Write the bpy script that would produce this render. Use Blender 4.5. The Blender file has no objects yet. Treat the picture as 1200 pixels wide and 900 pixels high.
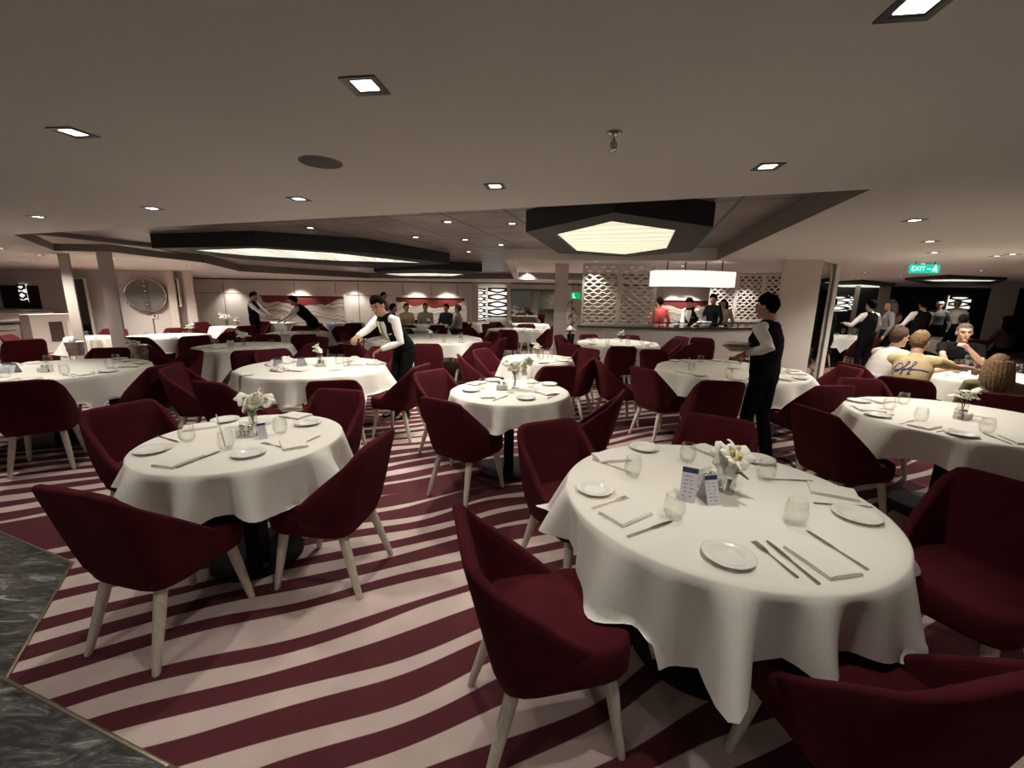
import bpy, bmesh, math, random
from math import pi, sin, cos, radians, sqrt, atan2
from mathutils import Vector, Matrix
from mathutils.bvhtree import BVHTree

SC = bpy.context.scene
COL = SC.collection
# ---------------------------------------------------------------- camera
CF, CP, CR, CH = 490.0, 0.203, 0.016, 1.57          # focal length (px of a 1200 wide frame), pitch, roll, height
FW = Vector((0, cos(CP), -sin(CP)))
UP0 = Vector((0, sin(CP), cos(CP)))
RT = Vector((cos(CR), 0, 0)) + UP0 * sin(CR)
UPV = UP0 * cos(CR) - Vector((1, 0, 0)) * sin(CR)
cam_d = bpy.data.cameras.new('camera'); cam = bpy.data.objects.new('camera', cam_d); COL.objects.link(cam)
m = Matrix.Identity(4)
for i in range(3):
    m[i][0] = RT[i]; m[i][1] = UPV[i]; m[i][2] = -FW[i]
m[2][3] = CH
cam.matrix_world = m
cam_d.sensor_width = 36.0; cam_d.lens = CF / 1200 * 36; cam_d.clip_start = 0.02; cam_d.clip_end = 100
SC.camera = cam
# ---------------------------------------------------------------- light and exposure
SC.view_settings.view_transform = 'Standard'; SC.view_settings.look = 'None'
SC.view_settings.gamma = 1.0; SC.view_settings.use_curve_mapping = False
SC.view_settings.exposure = 0.0
W = bpy.data.worlds.new('world'); SC.world = W; W.use_nodes = True
W.node_tree.nodes['Background'].inputs[0].default_value = (1.0, 0.93, 0.86, 1)
W.node_tree.nodes['Background'].inputs[1].default_value = 0.17
SPOT_W = 33.0            # one recessed downlight
SPOT_ANGLE = 88
PANEL_E = .92           # backlit ceiling panels
WARM = (1.0, 0.94, 0.84)
H_LOW, H_COF, H_MID = 2.15, 2.32, 2.36               # ceiling heights: low front ceiling, coffer, bar zone

def gz(px, py, z):
    d = FW + RT * ((px - 600) / CF) + UPV * ((450 - py) / CF)
    return Vector((0, 0, CH)) + d * ((z - CH) / d.z)
def gy(px, py, Y):
    d = FW + RT * ((px - 600) / CF) + UPV * ((450 - py) / CF)
    return Vector((0, 0, CH)) + d * (Y / d.y)

# ---------------------------------------------------------------- materials
MATS = {}
def mat(name, col, rough=0.6, metal=0.0, emit=None, es=1.0, sheen=0.0, trans=0.0, ior=1.45, bump=None, spec=None, var=None):
    if name in MATS: return MATS[name]
    M = bpy.data.materials.new(name); M.use_nodes = True; nt = M.node_tree; b = nt.nodes['Principled BSDF']
    b.inputs['Base Color'].default_value = (*col, 1); b.inputs['Roughness'].default_value = rough; b.inputs['Metallic'].default_value = metal
    if emit: b.inputs['Emission Color'].default_value = (*emit, 1); b.inputs['Emission Strength'].default_value = es
    if sheen:
        b.inputs['Sheen Weight'].default_value = sheen; b.inputs['Sheen Roughness'].default_value = 0.45
        b.inputs['Sheen Tint'].default_value = (min(1, col[0] * 3), col[1] * 3 + .05, col[2] * 3 + .05, 1)
    if trans: b.inputs['Transmission Weight'].default_value = trans; b.inputs['IOR'].default_value = ior
    if spec is not None: b.inputs['Specular IOR Level'].default_value = spec
    tc = None
    if bump or var:
        tc = nt.nodes.new('ShaderNodeTexCoord')
    if bump:
        sc, st = bump
        n = nt.nodes.new('ShaderNodeTexNoise'); n.inputs['Scale'].default_value = sc; n.inputs['Detail'].default_value = 4
        bp = nt.nodes.new('ShaderNodeBump'); bp.inputs['Strength'].default_value = st; bp.inputs['Distance'].default_value = 0.01
        nt.links.new(tc.outputs['Object'], n.inputs['Vector']); nt.links.new(n.outputs['Fac'], bp.inputs['Height']); nt.links.new(bp.outputs[0], b.inputs['Normal'])
    if var:
        sc, amt = var[0], var[1]
        n = nt.nodes.new('ShaderNodeTexNoise'); n.inputs['Scale'].default_value = sc; n.inputs['Detail'].default_value = 5
        if len(var) > 2:
            mp = nt.nodes.new('ShaderNodeMapping'); mp.inputs['Scale'].default_value = var[2]
            nt.links.new(tc.outputs['Object'], mp.inputs[0]); nt.links.new(mp.outputs[0], n.inputs['Vector'])
        else: nt.links.new(tc.outputs['Object'], n.inputs['Vector'])
        r = nt.nodes.new('ShaderNodeValToRGB')
        r.color_ramp.elements[0].position = .3; r.color_ramp.elements[1].position = .7
        r.color_ramp.elements[0].color = (*[c * (1 - amt) for c in col], 1); r.color_ramp.elements[1].color = (*[min(1, c * (1 + amt)) for c in col], 1)
        nt.links.new(n.outputs['Fac'], r.inputs[0]); nt.links.new(r.outputs[0], b.inputs['Base Color'])
    MATS[name] = M
    return M

VELVET = mat('burgundy_velvet', (.072, .0085, .0130), .9, sheen=.10, bump=(240, .12), var=(9, .16), spec=.12)
WOODLEG = mat('whitewashed_ash', (.64, .58, .48), .5, var=(14, .15, (8, 8, 1)))
CLOTH = mat('white_linen', (.80, .77, .70), .85, bump=(34, .10))
CLOTH_BLUE = mat('pale_blue_linen', (.55, .66, .74), .85, bump=(34, .10))
NAPKIN = mat('napkin_linen', (.80, .77, .71), .85, bump=(160, .15))
PORC = mat('white_porcelain', (.82, .80, .75), .15)
STEEL = mat('cutlery_steel', (.52, .50, .47), .24, 1.0)
CHROME = mat('polished_chrome', (.70, .68, .64), .12, 1.0)
BLACKMET = mat('black_metal', (.008, .008, .008), .6, spec=.2)
def thin_glass(name, k=.9, base=.06):
    M = bpy.data.materials.new(name); M.use_nodes = True; nt = M.node_tree; nt.nodes.clear(); N = nt.nodes.new
    o = N('ShaderNodeOutputMaterial'); mx = N('ShaderNodeMixShader'); t = N('ShaderNodeBsdfTransparent'); g = N('ShaderNodeBsdfGlossy'); lw = N('ShaderNodeLayerWeight'); mp = N('ShaderNodeMapRange')
    t.inputs[0].default_value = (k, k, k * .99, 1); g.inputs['Roughness'].default_value = .03; lw.inputs['Blend'].default_value = .20
    mp.inputs['To Min'].default_value = base; mp.inputs['To Max'].default_value = .55
    nt.links.new(lw.outputs['Facing'], mp.inputs['Value']); nt.links.new(mp.outputs[0], mx.inputs[0]); nt.links.new(t.outputs[0], mx.inputs[1]); nt.links.new(g.outputs[0], mx.inputs[2]); nt.links.new(mx.outputs[0], o.inputs[0])
    MATS[name] = M; return M
GLASS = thin_glass('clear_glass', .98, .02)
ACRYL = thin_glass('clear_acrylic', .90, .08)
PETAL = mat('white_petals', (.84, .83, .75), .6, var=(30, .08))
LIPC = mat('orchid_yellow_lip', (.62, .52, .12), .6)
LEAFG = mat('dark_green_leaf', (.045, .085, .03), .45)
STEMG = mat('green_stem', (.10, .12, .05), .5)
CEIL = mat('painted_ceiling', (.68, .635, .585), .75, var=(.8, .03))
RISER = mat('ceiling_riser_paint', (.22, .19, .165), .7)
WALLP = mat('wall_panel_cream', (.68, .63, .57), .55, var=(1.5, .04))
WALLG = mat('wall_grey_taupe', (.52, .48, .44), .55)
PILL = mat('pillar_taupe', (.56, .50, .455), .5, var=(2.0, .04))
DARKW = mat('black_wall', (.012, .011, .011), .35)
SEAM = mat('dark_seam', (.08, .07, .06), .6)
LATT = mat('lattice_champagne', (.44, .40, .35), .42, .25)
LATTL = mat('lattice_light', (.78, .72, .65), .45)
FIXB = mat('black_fixture', (.010, .010, .010), .55)
MIRR = mat('dark_mirror', (.30, .30, .26), .04, 1.0)
MIRR2 = mat('bright_mirror', (.75, .73, .68), .03, 1.0)
LAMPM = mat('downlight_lens', (.9, .9, .9), .4, emit=(1, .95, .84), es=7.0)
LAMPT = mat('downlight_trim', (.05, .045, .042), .3, .6)
SHADE = mat('lit_fabric_shade', (.9, .86, .76), .7, emit=(1, .94, .80), es=1.05)
ZEBRA = mat('backlit_panel', (.9, .9, .86), .6, emit=(1, .98, .90), es=1.0)
BLACKP = mat('black_slat', (.01, .01, .01), .5)
GREEN = mat('exit_green', (.0, .35, .28), .5, emit=(.0, .58, .42), es=.95)
GREEN2 = mat('exit_green_two', (.0, .30, .10), .5, emit=(.0, .45, .12), es=.9)
SIGNW = mat('sign_white', (.9, .95, .9), .5, emit=(.75, 1, .9), es=1.0)
PAPER = mat('card_paper', (.66, .64, .70), .6)
NAVY = mat('card_navy_band', (.03, .035, .12), .5)
INK = mat('card_ink', (.20, .19, .24), .6)
INKD = mat('number_ink', (.03, .03, .03), .5)
CABW = mat('cabinet_cream', (.52, .465, .42), .5)
COUNT = mat('dark_counter_stone', (.02, .019, .018), .2)
BUCKET = mat('brushed_steel_bucket', (.35, .33, .30), .3, 1.0)
SKIN1 = mat('skin_tan', (.42, .22, .14), .55)
SKIN2 = mat('skin_fair', (.52, .29, .20), .55)
HAIRB = mat('hair_black', (.004, .0035, .003), .9, spec=.05, bump=(120, .6))
HAIRBR = mat('hair_brown', (.07, .04, .022), .8, bump=(90, .7), spec=.15, var=(60, .4))
HAIRL = mat('hair_light_brown', (.20, .125, .065), .8, bump=(90, .7), spec=.15, var=(50, .45))
HAIRG = mat('hair_grey', (.10, .085, .07), .8, bump=(90, .7), spec=.15, var=(60, .4))
HAIRW = mat('hair_white', (.5, .47, .43), .6, var=(60, .2))
SHIRTW = mat('shirt_white', (.74, .72, .68), .8, bump=(30, .25))
VEST = mat('vest_black', (.005, .005, .0055), .9, spec=.08)
TROUS = mat('trousers_black', (.005, .005, .006), .9, spec=.08)
SHOE = mat('shoe_black', (.012, .011, .011), .3)
TIE = mat('tie_ochre', (.33, .25, .12), .6)
TSHW = mat('tshirt_white', (.66, .63, .58), .85, bump=(24, .3))
TSHY = mat('tshirt_sand', (.60, .47, .25), .85, bump=(24, .3))
TSHB = mat('tshirt_black', (.006, .006, .007), .9, spec=.1)
TOPBR = mat('top_dark_brown', (.045, .025, .018), .85)
TOPOL = mat('top_olive', (.22, .18, .09), .85)
NAVYC = mat('navy_cloth', (.02, .025, .06), .85)
BEIGEC = mat('beige_cloth', (.40, .35, .27), .85)
BLUEC = mat('pale_blue_cloth', (.50, .57, .68), .85)
PINKC = mat('coral_cloth', (.60, .22, .17), .85)
FLORC = mat('floral_cloth', (.55, .40, .25), .85, var=(30, .5))
REDC = mat('red_dress', (.50, .07, .06), .8, var=(25, .3))
GREYC = mat('grey_cloth', (.16, .155, .15), .85)
BLUEP = mat('blue_print', (.05, .045, .30), .7)
EYE = mat('eye_dark', (.01, .008, .006), .2)
LIP = mat('lip', (.28, .10, .08), .5)
STRAW = mat('straw_white', (.8, .8, .78), .4)
TERRA = mat('bowl_stoneware', (.36, .33, .29), .4)

def nodes(M):
    nt = M.node_tree; return nt, nt.nodes, nt.links, nt.nodes['Principled BSDF']

# ---------------------------------------------------------------- mesh helpers
def newbm(): return bmesh.new()
def obj(name, bm, material, parent=None, smooth=True):
    me = bpy.data.meshes.new(name)
    bm.normal_update(); bm.to_mesh(me); bm.free()
    return objm(name, me, material, parent, smooth)
def objm(name, me, material, parent=None, smooth=True):
    ms = material if isinstance(material, (list, tuple)) else [material]
    for x in ms: me.materials.append(x)
    if smooth:
        for p in me.polygons: p.use_smooth = True
    o = bpy.data.objects.new(name, me); COL.objects.link(o)
    if parent: o.parent = parent
    return o
def sharp(o, ang=40):
    """keep edges sharper than ANG crisp on a smooth-shaded mesh"""
    me = o.data; bm = bmesh.new(); bm.from_mesh(me)
    for e in bm.edges:
        if len(e.link_faces) == 2 and e.calc_face_angle(0) > radians(ang): e.smooth = False
    bm.to_mesh(me); bm.free(); return o
def empty(name, label, cat, loc=(0, 0, 0), rz=0, group=None):
    o = bpy.data.objects.new(name, None); COL.objects.link(o); o.empty_display_size = .05
    o.location = loc; o.rotation_euler = (0, 0, rz)
    return tag(o, label, cat, group)
def tag(o, label, cat, group=None):
    o['label'] = label; o['category'] = cat
    if group: o['group'] = group
    return o
def struct(o): o['kind'] = 'structure'; return o
KIDS = {}
def dup(root, loc=None, rz=None, label=None, group=None, cat=None):
    r = root.copy(); COL.objects.link(r)
    if loc is not None: r.location = loc
    if rz is not None: r.rotation_euler = (0, 0, rz)
    if label: r['label'] = label
    if group: r['group'] = group
    if root.name not in KIDS:
        KIDS[root.name] = [(c, list(c.children)) for c in root.children]
    for c, gg in KIDS[root.name]:
        d = c.copy(); COL.objects.link(d); d.parent = r
        for g in gg:
            e = g.copy(); COL.objects.link(e); e.parent = d
    return r

def box(bm, x0, y0, z0, x1, y1, z1, M=None, bev=0.0):
    r = bmesh.ops.create_cube(bm, size=1.0)
    vs = r['verts']
    for v in vs:
        v.co = Vector((x0 + (v.co.x + .5) * (x1 - x0), y0 + (v.co.y + .5) * (y1 - y0), z0 + (v.co.z + .5) * (z1 - z0)))
    if bev:
        es = list({e for v in vs for e in v.link_edges})
        rr = bmesh.ops.bevel(bm, geom=es, offset=bev, segments=2, affect='EDGES', clamp_overlap=True)
        vs = list({v for f in rr['faces'] for v in f.verts} | {v for v in vs if v.is_valid})
    if M is not None:
        for v in vs: v.co = M @ v.co
    return vs
def loft(bm, rings, closed=True, cap0=True, cap1=True):
    """RINGS: list of lists of points"""
    vr = [[bm.verts.new(p) for p in r] for r in rings]
    n = len(vr[0])
    for a, b in zip(vr, vr[1:]):
        for i in range(n if closed else n - 1):
            j = (i + 1) % n
            bm.faces.new((a[i], a[j], b[j], b[i]))
    if cap0: bm.faces.new(list(reversed(vr[0])))
    if cap1: bm.faces.new(vr[-1])
    return vr
def lathe(bm, prof, n=24, c=(0, 0, 0), cap0=False, cap1=False):
    rings = []
    for r, z in prof:
        rings.append([(c[0] + r * cos(2 * pi * i / n), c[1] + r * sin(2 * pi * i / n), c[2] + z) for i in range(n)])
    return loft(bm, rings, True, cap0, cap1)
def frame_of(t, ref=None):
    t = t.normalized()
    ref = Vector(ref) if ref is not None else (Vector((0, 0, 1)) if abs(t.z) < .9 else Vector((1, 0, 0)))
    s = ref - t * ref.dot(t)
    if s.length < 1e-5: s = t.orthogonal()
    s.normalize(); return s, t.cross(s)
def tube(bm, pts, rad, n=10, ref=None, round_ends=True):
    """tapered tube through PTS; RAD entries: r or (r along ref, r across)"""
    pts = [Vector(p) for p in pts]; rings = []
    rr = [(r, r) if not isinstance(r, (tuple, list)) else tuple(r) for r in rad]
    N = len(pts)
    prev = None
    for i, p in enumerate(pts):
        t = (pts[min(i + 1, N - 1)] - pts[max(i - 1, 0)])
        if t.length < 1e-7: t = Vector((0, 0, 1))
        s, u = frame_of(t, ref if ref is not None else prev); t = t.normalized(); prev = s
        def ring(q, k): return [q + s * (rr[i][0] * k * cos(2 * pi * j / n)) + u * (rr[i][1] * k * sin(2 * pi * j / n)) for j in range(n)]
        if i == 0 and round_ends:
            r = min(rr[i])
            for a in (80, 55, 28): rings.append(ring(p - t * r * sin(radians(a)), cos(radians(a))))
        rings.append(ring(p, 1))
        if i == N - 1 and round_ends:
            r = min(rr[i])
            for a in (28, 55, 80): rings.append(ring(p + t * r * sin(radians(a)), cos(radians(a))))
    loft(bm, rings)
def ellipsoid(bm, c, rx, ry, rz, M=None, seg=16, rings=10):
    c = Vector(c); R = []
    for i in range(1, rings):
        a = pi * i / rings
        R.append([Vector((rx * sin(a) * cos(2 * pi * j / seg), ry * sin(a) * sin(2 * pi * j / seg), -rz * cos(a))) for j in range(seg)])
    R = [[(M @ p if M is not None else p) + c for p in r] for r in R]
    top = (M @ Vector((0, 0, rz)) if M is not None else Vector((0, 0, rz))) + c
    bot = (M @ Vector((0, 0, -rz)) if M is not None else Vector((0, 0, -rz))) + c
    vr = loft(bm, R, True, False, False)
    b = bm.verts.new(bot); t = bm.verts.new(top)
    for j in range(seg):
        k = (j + 1) % seg
        bm.faces.new((vr[0][k], vr[0][j], b)); bm.faces.new((vr[-1][j], vr[-1][k], t))
def prism(bm, poly, z0, z1):
    """vertical prism over a plan polygon (counter-clockwise)"""
    loft(bm, [[(p[0], p[1], z0) for p in poly], [(p[0], p[1], z1) for p in poly]])
def text_mesh(s, size, depth=0.0005):
    cu = bpy.data.curves.new('lettering', 'FONT'); cu.body = s; cu.size = size; cu.extrude = depth; cu.align_x = 'CENTER'; cu.align_y = 'CENTER'
    o = bpy.data.objects.new('lettering', cu); COL.objects.link(o)
    dg = bpy.context.evaluated_depsgraph_get(); dg.update()
    me = bpy.data.meshes.new_from_object(o.evaluated_get(dg))
    bpy.data.objects.remove(o); bpy.data.curves.remove(cu)
    return me
def remesh(bm, voxel, smooth=2):
    me = bpy.data.meshes.new('tmp'); bmesh.ops.recalc_face_normals(bm, faces=bm.faces); bm.to_mesh(me); bm.free()
    o = bpy.data.objects.new('tmp', me); COL.objects.link(o)
    md = o.modifiers.new('r', 'REMESH'); md.mode = 'VOXEL'; md.voxel_size = voxel; md.use_smooth_shade = True
    dg = bpy.context.evaluated_depsgraph_get(); dg.update()
    out = bpy.data.meshes.new_from_object(o.evaluated_get(dg))
    bpy.data.objects.remove(o); bpy.data.meshes.remove(me)
    b2 = bmesh.new(); b2.from_mesh(out)
    for _ in range(smooth): bmesh.ops.smooth_vert(b2, verts=b2.verts, factor=.5, use_axis_x=True, use_axis_y=True, use_axis_z=True)
    b2.to_mesh(out); b2.free()
    return out
# ================================================================ the setting
def math_node(nt, op, a, b=None, c=None):
    n = nt.nodes.new('ShaderNodeMath'); n.operation = op
    for i, x in enumerate((a, b, c)):
        if x is None: continue
        if isinstance(x, (int, float)): n.inputs[i].default_value = x
        else: nt.links.new(x, n.inputs[i])
    return n.outputs[0]
def noise_node(nt, vec, scale, detail=2.0, dims=None):
    n = nt.nodes.new('ShaderNodeTexNoise'); n.inputs['Scale'].default_value = scale; n.inputs['Detail'].default_value = detail
    nt.links.new(vec, n.inputs['Vector']); return n.outputs['Fac']
def comb(nt, x, y, z=0.0):
    n = nt.nodes.new('ShaderNodeCombineXYZ')
    for i, v in enumerate((x, y, z)):
        if isinstance(v, (int, float)): n.inputs[i].default_value = v
        else: nt.links.new(v, n.inputs[i])
    return n.outputs[0]
def mix_col(nt, f, a, b):
    n = nt.nodes.new('ShaderNodeMix'); n.data_type = 'RGBA'
    for s, v in ((0, f), (6, a), (7, b)):
        if isinstance(v, (int, float)): n.inputs[s].default_value = v
        elif isinstance(v, tuple): n.inputs[s].default_value = (*v, 1)
        else: nt.links.new(v, n.inputs[s])
    return n.outputs[2]

def carpet_mat():
    M = mat('wavy_striped_carpet', (.4, .3, .26), .95); nt, N, L, b = nodes(M)
    g = N.new('ShaderNodeNewGeometry'); s = N.new('ShaderNodeSeparateXYZ'); L.new(g.outputs['Position'], s.inputs[0])
    a = radians(24)
    u = math_node(nt, 'ADD', math_node(nt, 'MULTIPLY', s.outputs[0], cos(a)), math_node(nt, 'MULTIPLY', s.outputs[1], sin(a)))
    v = math_node(nt, 'ADD', math_node(nt, 'MULTIPLY', s.outputs[0], -sin(a)), math_node(nt, 'MULTIPLY', s.outputs[1], cos(a)))
    n1 = noise_node(nt, comb(nt, math_node(nt, 'MULTIPLY', u, .70), math_node(nt, 'MULTIPLY', v, 1.0)), 1.0, 1.0)
    n2 = noise_node(nt, comb(nt, math_node(nt, 'MULTIPLY', u, .45), math_node(nt, 'MULTIPLY', v, 2.1), 7.3), 1.0, 1.0)
    w = math_node(nt, 'SINE', math_node(nt, 'ADD', math_node(nt, 'MULTIPLY', v, 2 * pi / .205), math_node(nt, 'MULTIPLY', n1, 11.0)))
    t = math_node(nt, 'ADD', w, math_node(nt, 'MULTIPLY', math_node(nt, 'SUBTRACT', n2, .475), 4.6))
    r = N.new('ShaderNodeValToRGB'); r.color_ramp.elements[0].position = .46; r.color_ramp.elements[1].position = .50
    L.new(math_node(nt, 'MULTIPLY_ADD', t, .25, .5), r.inputs[0])
    fine = noise_node(nt, g.outputs['Position'], 260, 2.0); blot = noise_node(nt, g.outputs['Position'], 7.0, 4.0)
    light = mix_col(nt, blot, (.47, .365, .335), (.66, .52, .48))
    dark = mix_col(nt, fine, (.062, .008, .0135), (.105, .014, .021))
    c = mix_col(nt, r.outputs[0], light, dark)
    L.new(c, b.inputs['Base Color'])
    bp = N.new('ShaderNodeBump'); bp.inputs['Strength'].default_value = .25; bp.inputs['Distance'].default_value = .004
    L.new(fine, bp.inputs['Height']); L.new(bp.outputs[0], b.inputs['Normal'])
    return M
def marble_mat():
    M = mat('dark_veined_marble', (.05, .05, .05), .22); nt, N, L, b = nodes(M)
    g = N.new('ShaderNodeNewGeometry'); mp = N.new('ShaderNodeMapping'); L.new(g.outputs['Position'], mp.inputs[0])
    mp.inputs['Rotation'].default_value = (0, 0, radians(-35)); mp.inputs['Scale'].default_value = (2.2, 9, 1)
    n = N.new('ShaderNodeTexNoise'); n.inputs['Scale'].default_value = 2.2; n.inputs['Detail'].default_value = 9; n.inputs['Roughness'].default_value = .68; n.inputs['Distortion'].default_value = 1.2
    L.new(mp.outputs[0], n.inputs['Vector'])
    r = N.new('ShaderNodeValToRGB'); e = r.color_ramp.elements
    e[0].position = .44; e[0].color = (.040, .039, .039, 1); e[1].position = .74; e[1].color = (.55, .54, .51, 1)
    k = r.color_ramp.elements.new(.57); k.color = (.105, .102, .098, 1)
    L.new(n.outputs['Fac'], r.inputs[0]); L.new(r.outputs[0], b.inputs['Base Color'])
    return M
CARPET = carpet_mat(); MARBLE = marble_mat()
bm = newbm(); box(bm, -21, -3, -.05, 21, 19, 0); struct(obj('floor', bm, CARPET, smooth=False))
MP = [(-8.0, 4.24), (-3.35, 2.49), (-2.57, 2.19), (-2.06, 1.43), (-1.14, 1.12), (1.6, .19), (1.6, -2.9), (-8, -2.9)]
bm = newbm(); prism(bm, list(reversed(MP)), -.01, .004); struct(obj('floor_marble', bm, MARBLE, smooth=False))
bm = newbm()
for a, b_ in zip(MP[:5], MP[1:6]):
    a = Vector((*a, .004)); b_ = Vector((*b_, .004)); tube(bm, [a, b_], [(.008, .004), (.008, .004)], 8, ref=(b_ - a).cross(Vector((0, 0, 1))))
struct(obj('trim_1', bm, mat('brass_strip', (.38, .33, .24), .35, .8)))

# ---- ceilings
A = gz(16, 275, H_LOW); B = gz(1020, 222, H_LOW); C = gz(840, 305, H_LOW); C2 = gz(917, 315.5, H_LOW)
Dp = gz(592, 305, H_LOW); F = gz(430, 326, H_LOW); G = gz(280, 318, H_LOW); Hh = gz(240, 308, H_LOW); I = gz(128, 295, H_LOW); J = gz(64, 294, H_LOW)
E_ = Vector((0.0, 13.5, H_LOW)); K = Vector((9.6, 13.5, H_LOW))
hole = [A, B, C, C2, K, E_, F, G, Hh, I, J]
def ring_fill(name, outer, inner, z, material):
    bm = newbm(); es = []
    for poly in (outer, inner):
        vs = [bm.verts.new((p[0], p[1], z)) for p in poly]
        for i in range(len(vs)): es.append(bm.edges.new((vs[i], vs[(i + 1) % len(vs)])))
    bmesh.ops.triangle_fill(bm, use_beauty=True, use_dissolve=False, edges=es)
    for f in bm.faces:
        if f.normal.z > 0: f.normal_flip()
    return struct(obj(name, bm, material, smooth=False))
ring_fill('ceiling', [(-21, -3), (21, -3), (21, 19), (-21, 19)], hole, H_LOW, CEIL)
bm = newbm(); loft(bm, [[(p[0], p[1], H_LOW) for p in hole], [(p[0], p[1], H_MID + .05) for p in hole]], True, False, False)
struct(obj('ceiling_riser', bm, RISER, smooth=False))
bm = newbm(); prism(bm, [(-21, -3), (21, -3), (21, 19), (-21, 19)], H_MID + .05, H_MID + .1); struct(obj('ceiling_deck', bm, CEIL, smooth=False))

def metal_ceiling():
    M = mat('bronze_metal_panels', (.30, .245, .22), .36, .4); nt, N, L, b = nodes(M)
    g = N.new('ShaderNodeNewGeometry'); s = N.new('ShaderNodeSeparateXYZ'); L.new(g.outputs['Position'], s.inputs[0])
    a = radians(-17.1)
    u = math_node(nt, 'ADD', math_node(nt, 'MULTIPLY', s.outputs[0], cos(a)), math_node(nt, 'MULTIPLY', s.outputs[1], sin(a)))
    v = math_node(nt, 'ADD', math_node(nt, 'MULTIPLY', s.outputs[0], -sin(a)), math_node(nt, 'MULTIPLY', s.outputs[1], cos(a)))
    def seam(x, per):
        f = math_node(nt, 'FRACT', math_node(nt, 'DIVIDE', x, per)); return math_node(nt, 'LESS_THAN', f, .026 / per)
    k = math_node(nt, 'MAXIMUM', seam(u, .62), seam(v, 1.24))
    n = noise_node(nt, comb(nt, math_node(nt, 'MULTIPLY', u, 1.3), math_node(nt, 'MULTIPLY', v, 1.3)), 1.6, 3.0)  # mottled reflections put into the panel colour as noise
    c = mix_col(nt, n, (.10, .072, .068), (.46, .40, .36)); c = mix_col(nt, k, c, (.02, .015, .014))
    L.new(c, b.inputs['Base Color'])
    bp = N.new('ShaderNodeBump'); bp.inputs['Strength'].default_value = .35; bp.inputs['Distance'].default_value = .03
    L.new(noise_node(nt, g.outputs['Position'], 2.2, 2.0), bp.inputs['Height']); L.new(bp.outputs[0], b.inputs['Normal'])
    return M
bm = newbm(); cof = [A, B, C, Dp, E_, F, G, Hh, I, J]
prism(bm, [(p[0], p[1]) for p in cof], H_COF, H_COF + .02); struct(obj('ceiling_coffer', bm, metal_ceiling(), smooth=False))
bm = newbm(); prism(bm, [(p[0], p[1]) for p in (Dp, C, C2, K, E_)], H_MID, H_MID + .02); struct(obj('ceiling_bar_zone', bm, CEIL, smooth=False))
# beam between the coffer and the bar zone, and its thin dark reveal
bm = newbm()
d = (C - Dp).normalized(); nrm = Vector((-d.y, d.x, 0))
prism(bm, [(p.x, p.y) for p in (Dp, C, C + nrm * .22, Dp + nrm * .22)], H_LOW, H_MID); struct(obj('ceiling_beam', bm, CEIL, smooth=False))
bm = newbm(); q0, q1 = Dp, E_ ; nn = Vector((.14, 0, 0))
prism(bm, [(p.x, p.y) for p in (q0, q0 + nn, q1 + nn, q1)], H_LOW + .02, H_MID); struct(obj('ceiling_beam_long', bm, CEIL, smooth=False))
# stepped ledge on the mirror side of the coffer
led = [gz(30, 273, 2.26), gz(178, 290, 2.26), gz(215, 299, 2.26), gz(128, 296, 2.26), gz(66, 295, 2.26), gz(14, 276, 2.26)]
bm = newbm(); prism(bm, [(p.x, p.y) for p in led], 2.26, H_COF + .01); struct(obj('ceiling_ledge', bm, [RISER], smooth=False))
bm = newbm(); prism(bm, [(p.x, p.y) for p in led], 2.255, 2.2599); struct(obj('ceiling_ledge_soffit', bm, CEIL, smooth=False))

# ---- walls
def wall(name, p, q, z0, z1, material, th=.1):
    p = Vector((*p, 0)); q = Vector((*q, 0)); d = (q - p).normalized(); n = Vector((-d.y, d.x, 0)) * th
    bm = newbm(); prism(bm, [(v.x, v.y) for v in (p, q, q + n, p + n)], z0, z1)
    return struct(obj(name, bm, material, smooth=False))
YF = 16.8
wall('wall_far', (-13.2, YF), (9.6, YF), 0, H_LOW, WALLP)
wall('wall_mirror_side', (-11.2, 11.8), (-8.95, 11.8), 0, H_LOW, WALLG)
wall('wall_return', (-8.95, 11.9), (-13.2, YF), 0, H_LOW, WALLG)
wall('wall_cabinet_side', (-20.5, 11.9), (-11.2, 11.9), 0, H_LOW, WALLG)
wall('wall_black', (9.6, 14.6), (20.5, 14.6), 0, H_LOW, DARKW)
wall('wall_bar_return', (9.6, YF), (9.6, 14.6), 0, H_LOW, DARKW)
wall('wall_left', (-20.5, -2.5), (-20.5, 11.9), 0, H_LOW, WALLG)
wall('wall_right', (20.5, 14.6), (20.5, -2.5), 0, H_LOW, WALLG)
# dark panel seams on the far wall (world x, z)
bm = newbm()
for px in (262, 345, 393, 420, 472, 505, 536):
    x = gy(px, 340, YF).x; box(bm, x - .012, YF - .006, .1, x + .012, YF + .002, H_LOW - .12)
box(bm, -13.1, YF - .006, 1.565, gy(548, 340, YF).x, YF + .002, 1.585)
box(bm, -13.1, YF - .05, H_LOW - .05, 9.5, YF + .002, H_LOW - .005)
struct(obj('trim_2', bm, SEAM, smooth=False))

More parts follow.
